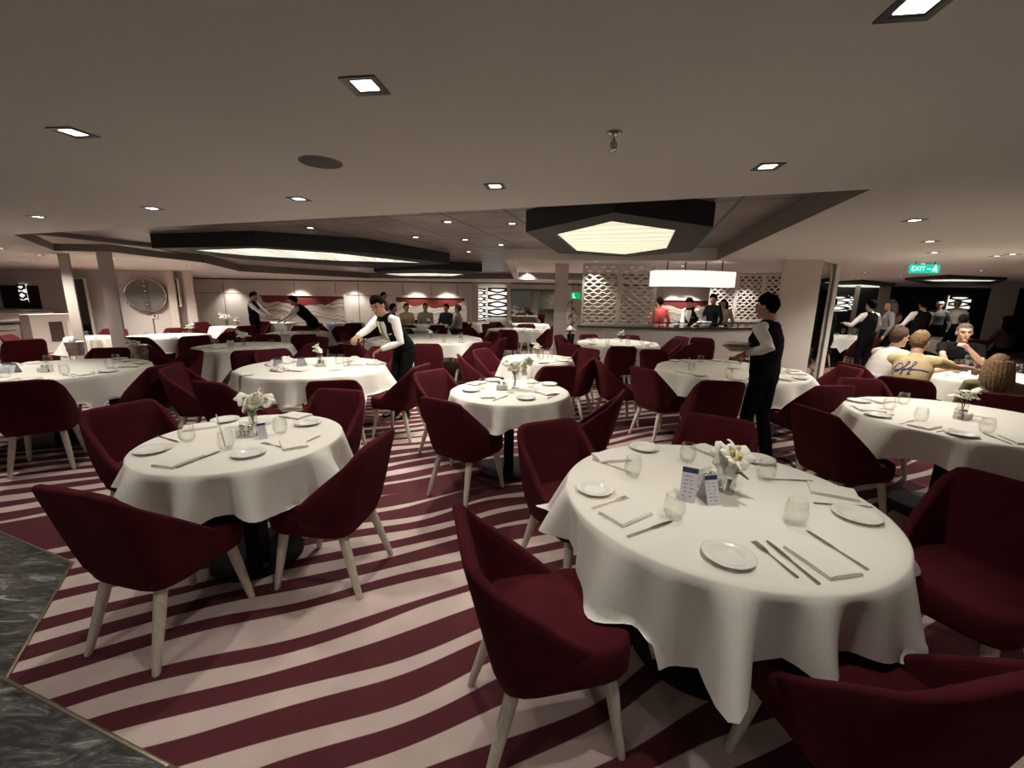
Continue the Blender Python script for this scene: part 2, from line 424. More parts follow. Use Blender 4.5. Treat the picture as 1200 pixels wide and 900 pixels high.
# ---- pillars
def pillar(px0, px1, py, name_z=H_LOW, depth=None, dpt=.4, ybase=None):
    a = gz(px0, py, name_z); b_ = gz(px1, py, name_z)
    if depth: a = Vector((a.x * depth / a.y, depth, name_z)); b_ = Vector((b_.x * depth / b_.y, depth, name_z))
    dd = (b_ - a); dd.z = 0; n = Vector(((a.x + b_.x) / 2, (a.y + b_.y) / 2, 0)).normalized() * dpt
    bm = newbm(); prism(bm, [(v.x, v.y) for v in (a, b_, b_ + n, a + n)], 0, name_z)
    bmesh.ops.bevel(bm, geom=[e for e in bm.edges if abs(e.verts[0].co.z - e.verts[1].co.z) > 1], offset=.02, segments=2, affect='EDGES')
    return struct(sharp(obj('pillar', bm, PILL))), a, b_
P_R, pa, pb = pillar(918, 966, 304.5, H_LOW, 6.05, .5)
pillar(651, 666.5, 312, H_MID, 10.05, .3)
pillar(112, 131, 296, H_LOW, 6.55, .45)
pillar(66, 80.5, 294, H_LOW, 6.9, .3)
pillar(1163.5, 1197, 331, H_LOW, 10.6, .6)
pillar(1030, 1044, 341, H_LOW, 13.2, .4)
pillar(1002, 1008, 341, H_LOW, 13.4, .3)
pillar(193, 203, 318, H_LOW, 11.6, .2)
pillar(213.5, 225, 317, H_LOW, 11.5, .25)
pillar(553, 560, 332, H_LOW, 16.5, .2)
pillar(594, 599, 334, H_LOW, 16.5, .2)
# mirrored return of the big pillar and its pale edge post
bm = newbm(); n = Vector((-(pb - pa).y, (pb - pa).x, 0)).normalized()
q = gz(981, 305.5, H_LOW); q = Vector((q.x * 6.62 / q.y, 6.62, 0))
prism(bm, [(pb.x + .012, pb.y + .06), (q.x, q.y), (q.x - .02, q.y + .03), (pb.x - .0, pb.y + .1)], .0, H_LOW)
struct(obj('pillar_mirror_panel', bm, MIRR, smooth=False))
bm = newbm(); box(bm, q.x - .005, q.y - .03, 0, q.x + .055, q.y + .05, H_LOW); struct(obj('trim_3', bm, WALLP, smooth=False))

# ---- artworks on the far wall
def art_mat(name, w, h, seed, flip=1):
    M = mat(name, (.6, .55, .5), .6); nt, N, L, b = nodes(M)
    tc = N.new('ShaderNodeTexCoord'); s = N.new('ShaderNodeSeparateXYZ'); L.new(tc.outputs['Object'], s.inputs[0])
    X = math_node(nt, 'DIVIDE', s.outputs[0], w); Z = math_node(nt, 'DIVIDE', s.outputs[2], h)
    n = noise_node(nt, comb(nt, math_node(nt, 'MULTIPLY', X, 3.0), math_node(nt, 'MULTIPLY', Z, 1.2), seed), 1.3, 2.0)
    n = math_node(nt, 'SUBTRACT', n, .5)
    zz = math_node(nt, 'ADD', Z, math_node(nt, 'MULTIPLY', n, .5))
    edge = math_node(nt, 'MULTIPLY_ADD', math_node(nt, 'MULTIPLY', X, X), .9, .14)
    red = math_node(nt, 'GREATER_THAN', zz, edge)
    bands = N.new('ShaderNodeValToRGB'); bands.color_ramp.interpolation = 'EASE'
    L.new(math_node(nt, 'FRACT', math_node(nt, 'MULTIPLY', math_node(nt, 'ADD', zz, math_node(nt, 'MULTIPLY', X, .35 * flip)), 3.1)), bands.inputs[0])
    e = bands.color_ramp.elements; e[0].position = 0; e[0].color = (.10, .055, .05, 1); e[1].position = 1; e[1].color = (.58, .54, .48, 1)
    for p, c in ((.10, (.60, .55, .49, 1)), (.45, (.46, .44, .40, 1)), (.72, (.36, .25, .22, 1)), (.8, (.62, .57, .5, 1))):
        k = bands.color_ramp.elements.new(p); k.color = c
    L.new(mix_col(nt, red, bands.outputs[0], (.15, .016, .013)), b.inputs['Base Color'])
    return M
def artwork(px0, px1, py0, py1, Y, label, seed, flip=1, lit=True):
    a = gy(px0, py0, Y); b_ = gy(px1, py1, Y); w = b_.x - a.x; h = a.z - b_.z; cx = (a.x + b_.x) / 2; cz = (a.z + b_.z) / 2
    r = empty('wall_artwork', label, 'artwork', (cx, Y - .03, cz))
    bm = newbm(); box(bm, -w / 2 + .09, -.01, -h / 2 + .09, w / 2 - .09, .028, h / 2 - .09); obj('canvas', bm, art_mat('abstract_waves', w, h, seed, flip) if False else art_mat('abstract_waves_%d' % seed, w, h, seed, flip), r, False)
    bm = newbm()
    for x0, x1, z0, z1 in ((-w / 2, w / 2, h / 2 - .09, h / 2), (-w / 2, w / 2, -h / 2, -h / 2 + .09), (-w / 2, -w / 2 + .09, -h / 2 + .09, h / 2 - .09), (w / 2 - .09, w / 2, -h / 2 + .09, h / 2 - .09)):
        box(bm, x0, -.05, z0, x1, .028, z1)
    obj('frame', bm, WALLP, r, False)
    return r
artwork(296.5, 408.5, 343, 386, YF, 'framed abstract red and white wave canvas behind the two stewards', 3)
artwork(461.5, 547.5, 345.5, 384, YF, 'framed abstract red and white wave canvas behind the dining group', 8, -1)
artwork(773, 833, 349, 384, YF, 'framed abstract red and white wave canvas seen above the bar counter', 5)

# ---- backlit zebra panels
def zebra(px0, px1, py0, py1, Y, label, rows, phase=0.0, amp=.35):
    a = gy(px0, py0, Y); b_ = gy(px1, py1, Y); w = b_.x - a.x; h = a.z - b_.z
    r = empty('backlit_wave_panel', label, 'light panel', ((a.x + b_.x) / 2, Y, b_.z))
    bm = newbm(); box(bm, -w / 2, 0, 0, w / 2, .03, h); obj('lit_sheet', bm, ZEBRA, r, False)
    bm = newbm(); st = h / rows; NX = 24
    for k in range(rows + 1):
        top, bot = [], []
        for i in range(NX + 1):
            x = -w / 2 + w * i / NX; s = cos(2 * pi * x / w + phase + (pi if k % 2 else 0))
            zc = k * st + s * st * .22; t = st * (.20 + amp * .45 * max(0, s if k % 2 else -s) * .6)
            zc = min(max(zc, t), h - t)
            top.append((x, zc + t)); bot.append((x, zc - t))
        for y0, y1 in ((-.03, -.004),):
            rings = [[(x, y0, z) for x, z in top], [(x, y1, z) for x, z in top], [(x, y1, z) for x, z in bot], [(x, y0, z) for x, z in bot]]
            vr = [[bm.verts.new(p) for p in rr] for rr in rings]
            for q in range(4):
                u_, v_ = vr[q], vr[(q + 1) % 4]
                for i in range(NX): bm.faces.new((u_[i], u_[i + 1], v_[i + 1], v_[i]))
            bm.faces.new([vr[q][0] for q in range(4)]); bm.faces.new([vr[q][-1] for q in reversed(range(4))])
    obj('slat_screen', bm, BLACKP, r, False)
    return r
zebra(572, 594, 337, 372, 16.6, 'white backlit panel with black wavy slats beside the dark wall mirror', 8)
zebra(561, 569.5, 338, 376, 16.6, 'narrow backlit lattice panel next to the wide black slatted one', 11, 1.5)
zebra(976, 993, 346.5, 366, 14.565, 'backlit slatted panel close to the mirrored pillar post', 6, .8)
zebra(995, 1002, 346.5, 364, 14.565, 'narrow backlit slatted strip on the black wall', 6, 2.4)
zebra(1113, 1134, 346.5, 370, 14.565, 'backlit slatted panel on the black wall behind the dinner guests', 6, .3)
zebra(20, 34, 333, 354, 11.865, 'backlit slatted strip in the dark recess over the drawer cabinet', 4, .5)

# ---- mirrors
def panel(name, px0, px1, py0, py1, Y, material, label, cat, th=.03, fr=None):
    a = gy(px0, py0, Y); b_ = gy(px1, py1, Y); w = b_.x - a.x; h = a.z - b_.z
    r = empty(name, label, cat, ((a.x + b_.x) / 2, Y, b_.z))
    bm = newbm(); box(bm, -w / 2, -th, 0, w / 2, 0, h); obj('sheet', bm, material, r, False)
    t = .035
    if fr:
        bm = newbm()
        for x0, x1, z0, z1 in ((-w / 2 - t, w / 2 + t, h, h + t), (-w / 2 - t, w / 2 + t, -t, 0), (-w / 2 - t, -w / 2, 0, h), (w / 2, w / 2 + t, 0, h)):
            box(bm, x0, -th - .02, z0, x1, 0, z1)
        obj('frame', bm, fr, r, False)
    return r
panel('wall_mirror', 599.5, 651, 340, 388, 16.75, MIRR, 'big dark wall mirror reflecting the crowded room beside the slim pillar', 'mirror', fr=DARKW)
panel('wall_mirror', 83, 112, 327, 396, 11.75, MIRR2, 'bright mirror strip seen between the twin pillars', 'mirror', fr=WALLP)
panel('wall_mirror', 204, 212.5, 328, 358, 11.7, MIRR, 'slim framed mirror between the narrow posts by the oval mirror', 'mirror', fr=WALLP)
panel('wall_panel', 0, 50, 334, 362, 11.9, DARKW, 'black glossy recess panel above the drawer cabinet', 'panel')
# oval mirror with a centre band of ornaments
o0 = gy(171, 346, 11.72)
r = empty('oval_mirror', 'oval dark mirror with a jewelled centre band on the grey wall', 'mirror', o0)
ps = 490 / 11.72; rx, rz = 24 / ps, 18.5 / ps
bm = newbm(); loft(bm, [[(rx * cos(2 * pi * i / 48), y, rz * sin(2 * pi * i / 48)) for i in range(48)] for y in (-.02, .03)]); obj('mirror_glass', bm, mat('reflection_grey_glass', (.26, .25, .22), .42, .55), r, False)  # grey of the reflected room put into the glass colour
bm = newbm(); tube(bm, [(rx * cos(2 * pi * i / 48), -.025, rz * sin(2 * pi * i / 48)) for i in range(49)], [.022] * 49, 8, round_ends=False); obj('rim', bm, CHROME, r)
bm = newbm(); box(bm, -.03, -.045, -rz * .96, .1, -.02, rz * .96); obj('centre_band', bm, mat('band_silver', (.35, .33, .29), .3, .8), r, False)
for k in range(7):
    bm = newbm(); ellipsoid(bm, (.035, -.055, -rz * .85 + k * rz * .28), .028, .02, .028, seg=10, rings=6); obj('jewel', bm, CHROME, r)
bm = newbm(); box(bm, o0.x + .02, 11.785, .1, o0.x + .045, 11.802, o0.z - rz); struct(obj('trim_4', bm, SEAM, smooth=False))
s0 = gy(181, 370, 11.77); bm = newbm(); box(bm, s0.x - .08, s0.y, s0.z - .08, s0.x + .08, s0.y + .03, s0.z + .06, bev=.006)
sw = tag(obj('wall_notice', bm, mat('notice_card', (.55, .53, .46), .6), smooth=False), 'small pale framed notice on the wall below the oval mirror', 'notice')
bm = newbm(); box(bm, s0.x - .03, s0.y - .004, s0.z - .03, s0.x + .03, s0.y, s0.z + .02); obj('emblem', bm, INKD, sw, False)

# ---- lattice screens and the bar partition
def lattice(P0, P1, z0, z1, panels, label, rows, material, cells=3.5):
    P0 = Vector((*P0, 0)); P1 = Vector((*P1, 0)); w = (P1 - P0).length; a = atan2(P1.y - P0.y, P1.x - P0.x)
    r = empty('lattice_screen', label, 'screen', (P0.x, P0.y, z0), a); h = z1 - z0; pw = w / panels; t = .05
    for k in range(panels):
        x0 = k * pw
        bm = newbm(); st = (h - 2 * t) / rows; NX = 42; x1 = x0 + t; ww = pw - 2 * t
        for q in range(rows + 1):
            pts = []
            for i in range(NX + 1):
                u_ = i / NX; pts.append((x1 + u_ * ww, 0, t + q * st + (st * .25) * cos(2 * pi * cells * u_) * (1 if q % 2 else -1)))
            tube(bm, pts, [(st * .275, .010)] * (NX + 1), 4, ref=(0, 0, 1), round_ends=False)
        obj('lattice', bm, material, r, False)
        bm = newbm()
        for bx in ((x0, 0, x0 + pw, t), (x0, h - t, x0 + pw, h), (x0, t, x0 + t, h - t), (x0 + pw - t, t, x0 + pw, h - t)):
            box(bm, bx[0], -.02, bx[1], bx[2], .02, bx[3])
        obj('frame', bm, material, r, False)
    return r
YB = 9.35
sl = gy(680.5, 381, YB + .12); sr = gy(766.5, 383.5, YB)
lattice((sl.x, sl.y + .05), (sr.x, sr.y + .05), .985, 2.34, 2, 'tall champagne metal lattice screen standing on the bar wall', 17, LATT)
s1 = gy(828, 375, 12.4); s2 = gy(921, 375, 12.2)
lattice((s1.x, s1.y), (s2.x, s2.y), 1.0, 2.34, 3, 'pale lattice screen behind the bar, next to the big pillar', 15, LATTL)
wall('wall_bar_low', (s1.x - .1, 12.5), (s2.x + .2, 12.3), 0, 1.0, WALLG)
part = [gy(676, 381, YB + .18), gy(720, 382, YB - .05), gy(766, 383.5, YB - .1), gy(812, 384, YB - .05), gy(858, 383.5, YB + .15), gy(905, 381, YB + .5)]
def strip_wall(name, pts, z0, z1, th, material, label=None):
    bm = newbm(); L_ = [Vector((p.x, p.y, 0)) for p in pts]; rings = []
    for i, p in enumerate(L_):
        t = (L_[min(i + 1, len(L_) - 1)] - L_[max(i - 1, 0)]).normalized(); n = Vector((-t.y, t.x, 0)) * th
        rings.append([(p.x, p.y, z0), (p.x + n.x, p.y + n.y, z0), (p.x + n.x, p.y + n.y, z1), (p.x, p.y, z1)])
    loft(bm, rings); return obj(name, bm, material, smooth=False)
struct(strip_wall('wall_bar', part, 0, .95, .16, WALLG))
ledge = tag(strip_wall('bar_counter', [p + Vector((0, -.04, 0)) for p in part], .951, .985, .45, COUNT), 'dark stone counter top running along the curved bar wall', 'counter')
# rail on posts above the bar wall
r = empty('bar_rail', 'thin dark rail on short posts above the bar counter', 'rail', (0, 0, 0))
rp = [Vector((p.x, p.y + .03, 1.09)) for p in part[2:]]
bm = newbm(); tube(bm, rp, [.012] * len(rp), 8); obj('bar', bm, BLACKMET, r)
for i in range(len(rp) - 1):
    for f_ in (.15, .65):
        p = rp[i].lerp(rp[i + 1], f_); bm = newbm(); tube(bm, [(p.x, p.y, .986), (p.x, p.y, 1.09)], [.01, .01], 8, round_ends=False); obj('post', bm, BLACKMET, r)

# ---- EXIT sign
e0 = gz(1084, 311.5, H_LOW); e0 = Vector((e0.x * 6.0 / e0.y, 6.0, H_LOW))
r = empty('exit_sign', 'green lit EXIT sign hanging under the low ceiling', 'sign', (e0.x, e0.y, H_LOW - .155), -.10)
bm = newbm(); box(bm, -.19, -.012, 0, .19, .012, .115, bev=.004); obj('sign_board', bm, GREEN, r, False)
t = text_mesh('EXIT', .088); o = objm('lettering', t, SIGNW, r, False); o.location = (-.085, -.014, .057); o.rotation_euler = (pi / 2, 0, 0)
bm = newbm()   # arrow, running figure
box(bm, .022, -.016, .05, .055, -.0125, .062); prism(bm, [(0, 0)] * 0 or [(.055, -.016), (.055, -.0125), (.07, -.0125), (.07, -.016)], .048, .064)
obj('arrow', bm, SIGNW, r, False)
bm = newbm(); tube(bm, [(.125, -.014, .075), (.13, -.014, .05)], [.011, .010], 8); ellipsoid(bm, (.128, -.014, .096), .012, .004, .012, seg=10, rings=6)
tube(bm, [(.13, -.014, .05), (.15, -.014, .035), (.145, -.014, .015)], [.007, .006, .006], 6); tube(bm, [(.13, -.014, .05), (.112, -.014, .03), (.095, -.014, .03)], [.007, .006, .006], 6)
tube(bm, [(.125, -.014, .075), (.105, -.014, .065), (.10, -.014, .05)], [.006, .005, .005], 6); tube(bm, [(.127, -.014, .075), (.15, -.014, .07)], [.006, .005], 6)
obj('running_figure', bm, SIGNW, r, False)
for x in (-.12, .12):
    bm = newbm(); tube(bm, [(x, 0, .115), (x, 0, .155)], [.005, .005], 6, round_ends=False); obj('hanger', bm, BLACKMET, r)
# second green sign in the passage past the slim pillar
g0 = gy(674.5, 346.5, 15.5)
r = empty('exit_sign', 'green lit sign with white figure in the passage past the slim pillar', 'sign', (g0.x, 15.5, g0.z))
bm = newbm(); box(bm, -.17, -.02, -.12, .17, .02, .12); obj('sign_board', bm, GREEN2, r, False)
bm = newbm(); box(bm, -.10, -.026, -.08, -.06, -.021, .08); box(bm, -.06, -.026, -.08, .0, -.021, -.045); obj('figure', bm, SIGNW, r, False)
for x in (-.1, .1):
    bm = newbm(); tube(bm, [(x, 0, .12), (x, 0, H_LOW - g0.z)], [.008, .008], 6, round_ends=False); obj('hanger', bm, BLACKMET, r)

# ---- hexagonal ceiling fixtures
def lit_panel_mat(name, kind):
    M = mat(name, (.9, .88, .8), .5, emit=(1, .94, .72), es=PANEL_E); nt, N, L, b = nodes(M)
    g = N.new('ShaderNodeNewGeometry'); s = N.new('ShaderNodeSeparateXYZ'); L.new(g.outputs['Position'], s.inputs[0])
    a = radians(-17.1 if kind == 1 else -6)
    u = math_node(nt, 'ADD', math_node(nt, 'MULTIPLY', s.outputs[0], cos(a)), math_node(nt, 'MULTIPLY', s.outputs[1], sin(a)))
    v = math_node(nt, 'ADD', math_node(nt, 'MULTIPLY', s.outputs[0], -sin(a)), math_node(nt, 'MULTIPLY', s.outputs[1], cos(a)))
    if kind == 1:
        n = noise_node(nt, comb(nt, math_node(nt, 'MULTIPLY', u, 1.5), math_node(nt, 'MULTIPLY', v, 1.2)), 1.0, 1.0)
        k = math_node(nt, 'SINE', math_node(nt, 'ADD', math_node(nt, 'MULTIPLY', v, 2 * pi / .25), math_node(nt, 'MULTIPLY', n, 5)))
        c = mix_col(nt, math_node(nt, 'MULTIPLY_ADD', k, .5, .5), (.80, .66, .36), (1.0, .97, .80))
    else:
        k = math_node(nt, 'SINE', math_node(nt, 'ADD', math_node(nt, 'MULTIPLY', u, 2 * pi / .17), math_node(nt, 'MULTIPLY', math_node(nt, 'SINE', math_node(nt, 'MULTIPLY', v, 5.5)), 3)))
        q = math_node(nt, 'SINE', math_node(nt, 'ADD', math_node(nt, 'MULTIPLY', u, 2 * pi / .62), math_node(nt, 'MULTIPLY', v, 4)))
        k = math_node(nt, 'MULTIPLY', math_node(nt, 'GREATER_THAN', k, .35), math_node(nt, 'GREATER_THAN', q, -.1))
        c = mix_col(nt, k, (1, .98, .82), (.55, .50, .34))
    L.new(c, b.inputs['Emission Color'])
    return M
def hexfix(outer, inner, zb, zt, material, label):
    c = sum(outer, Vector()) / len(outer)
    r = empty('hexagonal_ceiling_light', label, 'ceiling light', (c.x, c.y, zt))
    O = [(p.x - c.x, p.y - c.y) for p in outer]; In = [(p.x - c.x, p.y - c.y) for p in inner]
    bm = newbm(); n = len(O)
    loft(bm, [[(*p, 0) for p in O], [(*p, zb - zt) for p in O], [(*p, zb - zt) for p in In], [(*p, zb - zt + .03) for p in In]], True, True, False)
    obj('housing', bm, FIXB, r, False)
    bm = newbm(); prism(bm, [(p[0] * .995, p[1] * .995) for p in In], zb - zt + .012, zb - zt + .028); obj('diffuser', bm, material, r, False)
    return r
L1, L2 = lit_panel_mat('banded_lit_panel', 1), lit_panel_mat('wave_lit_panel', 2)
hz = lambda l, z: [gz(x, y, z) for x, y in l]
ZB = 2.14
hexfix(list(reversed(hz([(616, 272), (720, 249), (836, 266), (810, 295), (735, 301), (655, 297)], ZB))), list(reversed(hz([(652, 275), (717, 259.5), (792, 270), (781, 292), (732, 299.2), (676, 295)], ZB))), ZB, H_COF, L1, 'black hexagonal ceiling light with a cream banded panel above the dining room')
hexfix(list(reversed(hz([(178, 291), (300, 288.5), (430, 296), (527, 309), (440, 314.5), (280, 303.5)], ZB))), list(reversed(hz([(221, 293.5), (300, 291), (390, 296.5), (502, 309), (400, 306.5), (290, 300.3)], ZB))), ZB, H_COF, L2, 'long black hexagonal ceiling light with a cream wave-dotted panel')
hexfix(list(reversed(hz([(438, 318), (500, 315), (565, 318.5), (545, 325.0), (455, 325.0)], ZB))), list(reversed(hz([(447, 320.8), (500, 320.2), (546, 321.5), (530, 323.8), (470, 323.6)], ZB))), ZB, H_COF, L2, 'small black ceiling light glowing in front of the dining group artwork')
ZR = 2.10
hexfix(list(reversed(hz([(966, 333), (1010, 330), (1050, 334), (1040, 339), (985, 339)], ZR))), list(reversed(hz([(978, 334.2), (1010, 333.6), (1043, 336.4), (1030, 337.6), (985, 337.0)], ZR))), ZR, H_LOW - .001, L2, 'black ceiling light bar beyond the mirrored pillar post')
hexfix(list(reversed(hz([(1060, 328), (1110, 325), (1180, 328), (1165, 334), (1090, 334)], ZR))), list(reversed(hz([(1078, 328.2), (1115, 327.5), (1170, 328.6), (1160, 330.2), (1095, 330.2)], ZR))), ZR, H_LOW - .001, L2, 'black ceiling light bar above the guests beyond the EXIT sign')

# ---- fabric pendant above the bar
r = empty('drum_pendant', 'long white pleated fabric pendant light glowing above the bar', 'pendant light', (0, 0, H_MID))
pp = [gy(x, 327, y) for x, y in ((764, 8.75), (795, 8.6), (825, 8.65), (858, 8.95))]
bm = newbm(); rings = []
for i, p in enumerate(pp):
    zt = gy(765, 317, 8.7).z; zb_ = gy(815, 336, 8.7).z
    rings.append([(p.x, p.y - .14, zb_ - H_MID), (p.x, p.y + .14, zb_ - H_MID), (p.x, p.y + .14, zt - H_MID), (p.x, p.y - .14, zt - H_MID)])
loft(bm, rings); obj('lamp_shade', bm, SHADE, r, False)
for i, x in enumerate((782, 803, 827, 846)):
    p = gy(x, 317, 8.7); bm = newbm(); tube(bm, [(p.x, p.y, 0), (p.x, p.y, p.z - H_MID)], [.012, .012], 6, round_ends=False); obj('hanging_rod', bm, BLACKMET, r)

# ---- recessed downlights, each with its own lamp
SPOT = {}
def spot_data(w, ang):
    k = (w, ang)
    if k not in SPOT:
        d_ = bpy.data.lights.new('downlight_lamp', 'SPOT'); d_.energy = w; d_.spot_size = radians(ang); d_.spot_blend = .75; d_.shadow_soft_size = .03; d_.color = WARM
        SPOT[k] = d_
    return SPOT[k]
bm = newbm(); S_ = .052; I_ = .036
loft(bm, [[(x * S_, y * S_, 0) for x, y in ((-1, -1), (1, -1), (1, 1), (-1, 1))], [(x * S_, y * S_, -.004) for x, y in ((-1, -1), (1, -1), (1, 1), (-1, 1))], [(x * I_, y * I_, -.004) for x, y in ((-1, -1), (1, -1), (1, 1), (-1, 1))], [(x * I_ * .8, y * I_ * .8, .0005) for x, y in ((-1, -1), (1, -1), (1, 1), (-1, 1))]], True, False, False)
trim_me = bpy.data.meshes.new('trim'); bm.normal_update(); bm.to_mesh(trim_me); bm.free(); trim_me.materials.append(LAMPT)
bm = newbm(); box(bm, -I_ * .8, -I_ * .8, -.0016, I_ * .8, I_ * .8, -.0006); lens_me = bpy.data.meshes.new('lens'); bm.to_mesh(lens_me); bm.free(); lens_me.materials.append(LAMPM)
def downlight(p, label, group=None, w=SPOT_W, ang=SPOT_ANGLE, aim=None):
    r = empty('recessed_downlight', label, 'downlight', p, radians(-8), group)
    for nm, me in (('trim', trim_me), ('lens', lens_me)):
        o = bpy.data.objects.new(nm, me); COL.objects.link(o); o.parent = r
    if w:
        l = bpy.data.objects.new('lamp', spot_data(w, ang)); COL.objects.link(l); l.parent = r; l.location = (0, 0, -.02)
        if aim: l.rotation_euler = aim
for px, py, lab in ((428, 100, 'square recessed downlight in the front ceiling over the aisle between the two front tables'),
                    (1078, 4, 'square recessed downlight at the top edge of the picture, over the big front table'),
                    (86, 155, 'square recessed downlight in the front ceiling over the marble walkway'),
                    (900, 195, 'square recessed downlight in the front ceiling before the lattice screen'),
                    (580, 218, 'square recessed downlight in the front ceiling beside the hexagonal light'),
                    (350, 233, 'square recessed downlight in the front ceiling close to the round ceiling speaker'),
                    (178, 244, 'square recessed downlight in the front ceiling above the half-cleared table'),
                    (45, 254, 'square recessed downlight in the front ceiling above the cabinet-side table'),
                    (1072, 258, 'square recessed downlight in the front ceiling just before the EXIT sign')):
    downlight(gz(px, py, H_LOW), lab, w=SPOT_W * (1.7 if px == 1072 else 1.0))
for x, y in ((.48, -.10), (-.74, .31), (-1.96, .69), (1.75, -.45), (-2.87, 2.09), (-3.3, 1.1)):
    downlight((x, y, H_LOW), 'square recessed downlight in the ceiling behind the photographer', 'downlights behind the photographer', w=SPOT_W * (.2 if x > 0 else .6))
for px, py in ((1090, 283), (1095, 296), (1082, 309), (1150, 317), (1014, 319), (1168, 300), (1056, 322.5), (1130, 323)):
    downlight(gz(px, py, H_LOW), 'small added downlight brightening the guest zone around the EXIT sign', 'downlights around the EXIT sign', w=SPOT_W * 2.7, ang=140)
for px, py in ((363.5, 267), (360, 282), (462, 290), (487, 278), (524.5, 260), (496, 248.5), (549, 295), (587, 287), (600, 262), (545, 281), (234, 274)):
    downlight(gz(px, py, H_COF), 'small square recessed downlight among the bronze ceiling panels', 'downlights among the bronze ceiling panels', w=SPOT_W * 2.2, ang=130)
for px, py in ((593, 312), (607, 316), (618.5, 319), (587, 320.5), (670, 319), (679, 316), (740, 311), (800, 312)):
    downlight(gz(px, py, H_MID), 'small added downlight brightening the tables of the bar zone', 'downlights in the bar zone ceiling', w=SPOT_W * 3.4, ang=140)
for px, py in ((1, 291), (46, 299), (16, 307), (39, 306), (93, 312), (133, 303), (136, 313), (176, 312), (222, 311), (254, 321), (322, 321), (365, 324)):
    downlight(gz(px, py, H_LOW), 'small recessed downlight in the ceiling near the oval mirror wall', 'downlights near the oval mirror wall', w=SPOT_W * 4.2, ang=140)
for px, y in ((262, YF - .42), (345, YF - .42), (410, YF - .42), (485, YF - .42), (522, YF - .42), (620, YF - .42), (643, YF - .42), (795, YF - .4), (815, YF - .4)):
    x = gy(px, 331, y).x
    downlight((x, y, H_LOW), 'small recessed downlight washing the far wall with a bright scallop', 'wall washing downlights on the far wall', w=SPOT_W * 3.4, ang=100)
downlight((-5.05, 3.95, H_LOW), 'square recessed downlight above the table before the drawer cabinet', w=SPOT_W * 2.4)
downlight((-6.2, 4.6, H_LOW), 'square recessed downlight above the loose chairs before the drawer cabinet', w=SPOT_W * 2.0)
for px, y, lab in ((698, 9.28, 'small recessed downlight grazing the tall champagne lattice screen'), (848, 12.0, 'small added downlight brightening the inner leaf of the pale lattice screen'), (885, 11.9, 'small added downlight brightening the middle leaf of the pale lattice screen')):  # the pale screen's two lamps are added to brighten it
    downlight((gy(px, 312, y).x, y, H_MID), lab, w=SPOT_W * 2.2, ang=95)
for x, y in ((2.0, 7.7), (3.5, 8.0), (.5, 9.0), (5.2, 8.6)):  # extra lamps added to lift the tables before the bar wall
    downlight((x, y, H_MID), 'small added downlight brightening the tables of the bar zone', 'downlights in the bar zone ceiling', w=SPOT_W * 1.8, ang=110)
for x, y in ((8.3, 10.4), (10.6, 10.2), (5.7, 5.0), (9.2, 12.6), (12.3, 11.8)):  # further lamps put in to brighten the dim guest tables
    downlight((x, y, H_LOW), 'small added downlight brightening the guest zone around the EXIT sign', 'downlights around the EXIT sign', w=SPOT_W * 1.6, ang=110)
# speaker, sprinkler, smoke detector
p = gz(376, 190, H_LOW)
r = empty('ceiling_speaker', 'round flush speaker grille in the front ceiling', 'speaker', p)
bm = newbm(); lathe(bm, [(.085, 0), (.085, -.003), (.078, -.005)], 32, cap1=True); obj('grille', bm, mat('speaker_grille', (.13, .115, .10), .8, bump=(900, .4)), r)
bm = newbm(); lathe(bm, [(.092, 0), (.092, -.003), (.085, -.004), (.085, 0)], 32); obj('rim', bm, RISER, r)
p = gz(720, 155, H_LOW)
r = empty('fire_sprinkler', 'small chrome fire sprinkler head hanging from the front ceiling', 'sprinkler', p)
bm = newbm(); lathe(bm, [(.030, 0), (.030, -.004), (.014, -.012), (.010, -.02)], 20, cap1=True); obj('escutcheon', bm, CHROME, r)
bm = newbm(); tube(bm, [(0, 0, -.02), (0, 0, -.05)], [.007, .006], 8); tube(bm, [(.007, 0, -.03), (.012, 0, -.045), (0, 0, -.058)], [.003] * 3, 6); tube(bm, [(-.007, 0, -.03), (-.012, 0, -.045), (0, 0, -.058)], [.003] * 3, 6); obj('nozzle', bm, BUCKET, r)
bm = newbm(); lathe(bm, [(.004, -.055), (.018, -.058), (.018, -.060)], 16, cap0=True, cap1=True); obj('deflector', bm, CHROME, r)
p = gz(302, 280.5, H_COF); bm = newbm(); box(bm, -.09, -.05, -.05, .09, .05, 0, bev=.01); o = obj('smoke_detector', bm, WALLP); o.location = p; tag(o, 'pale detector box under the bronze panels above the long ceiling light', 'detector')
bm = newbm(); lathe(bm, [(.05, -.051), (.045, -.066)], 20, cap0=True, cap1=True); obj('cap', bm, CEIL, o)
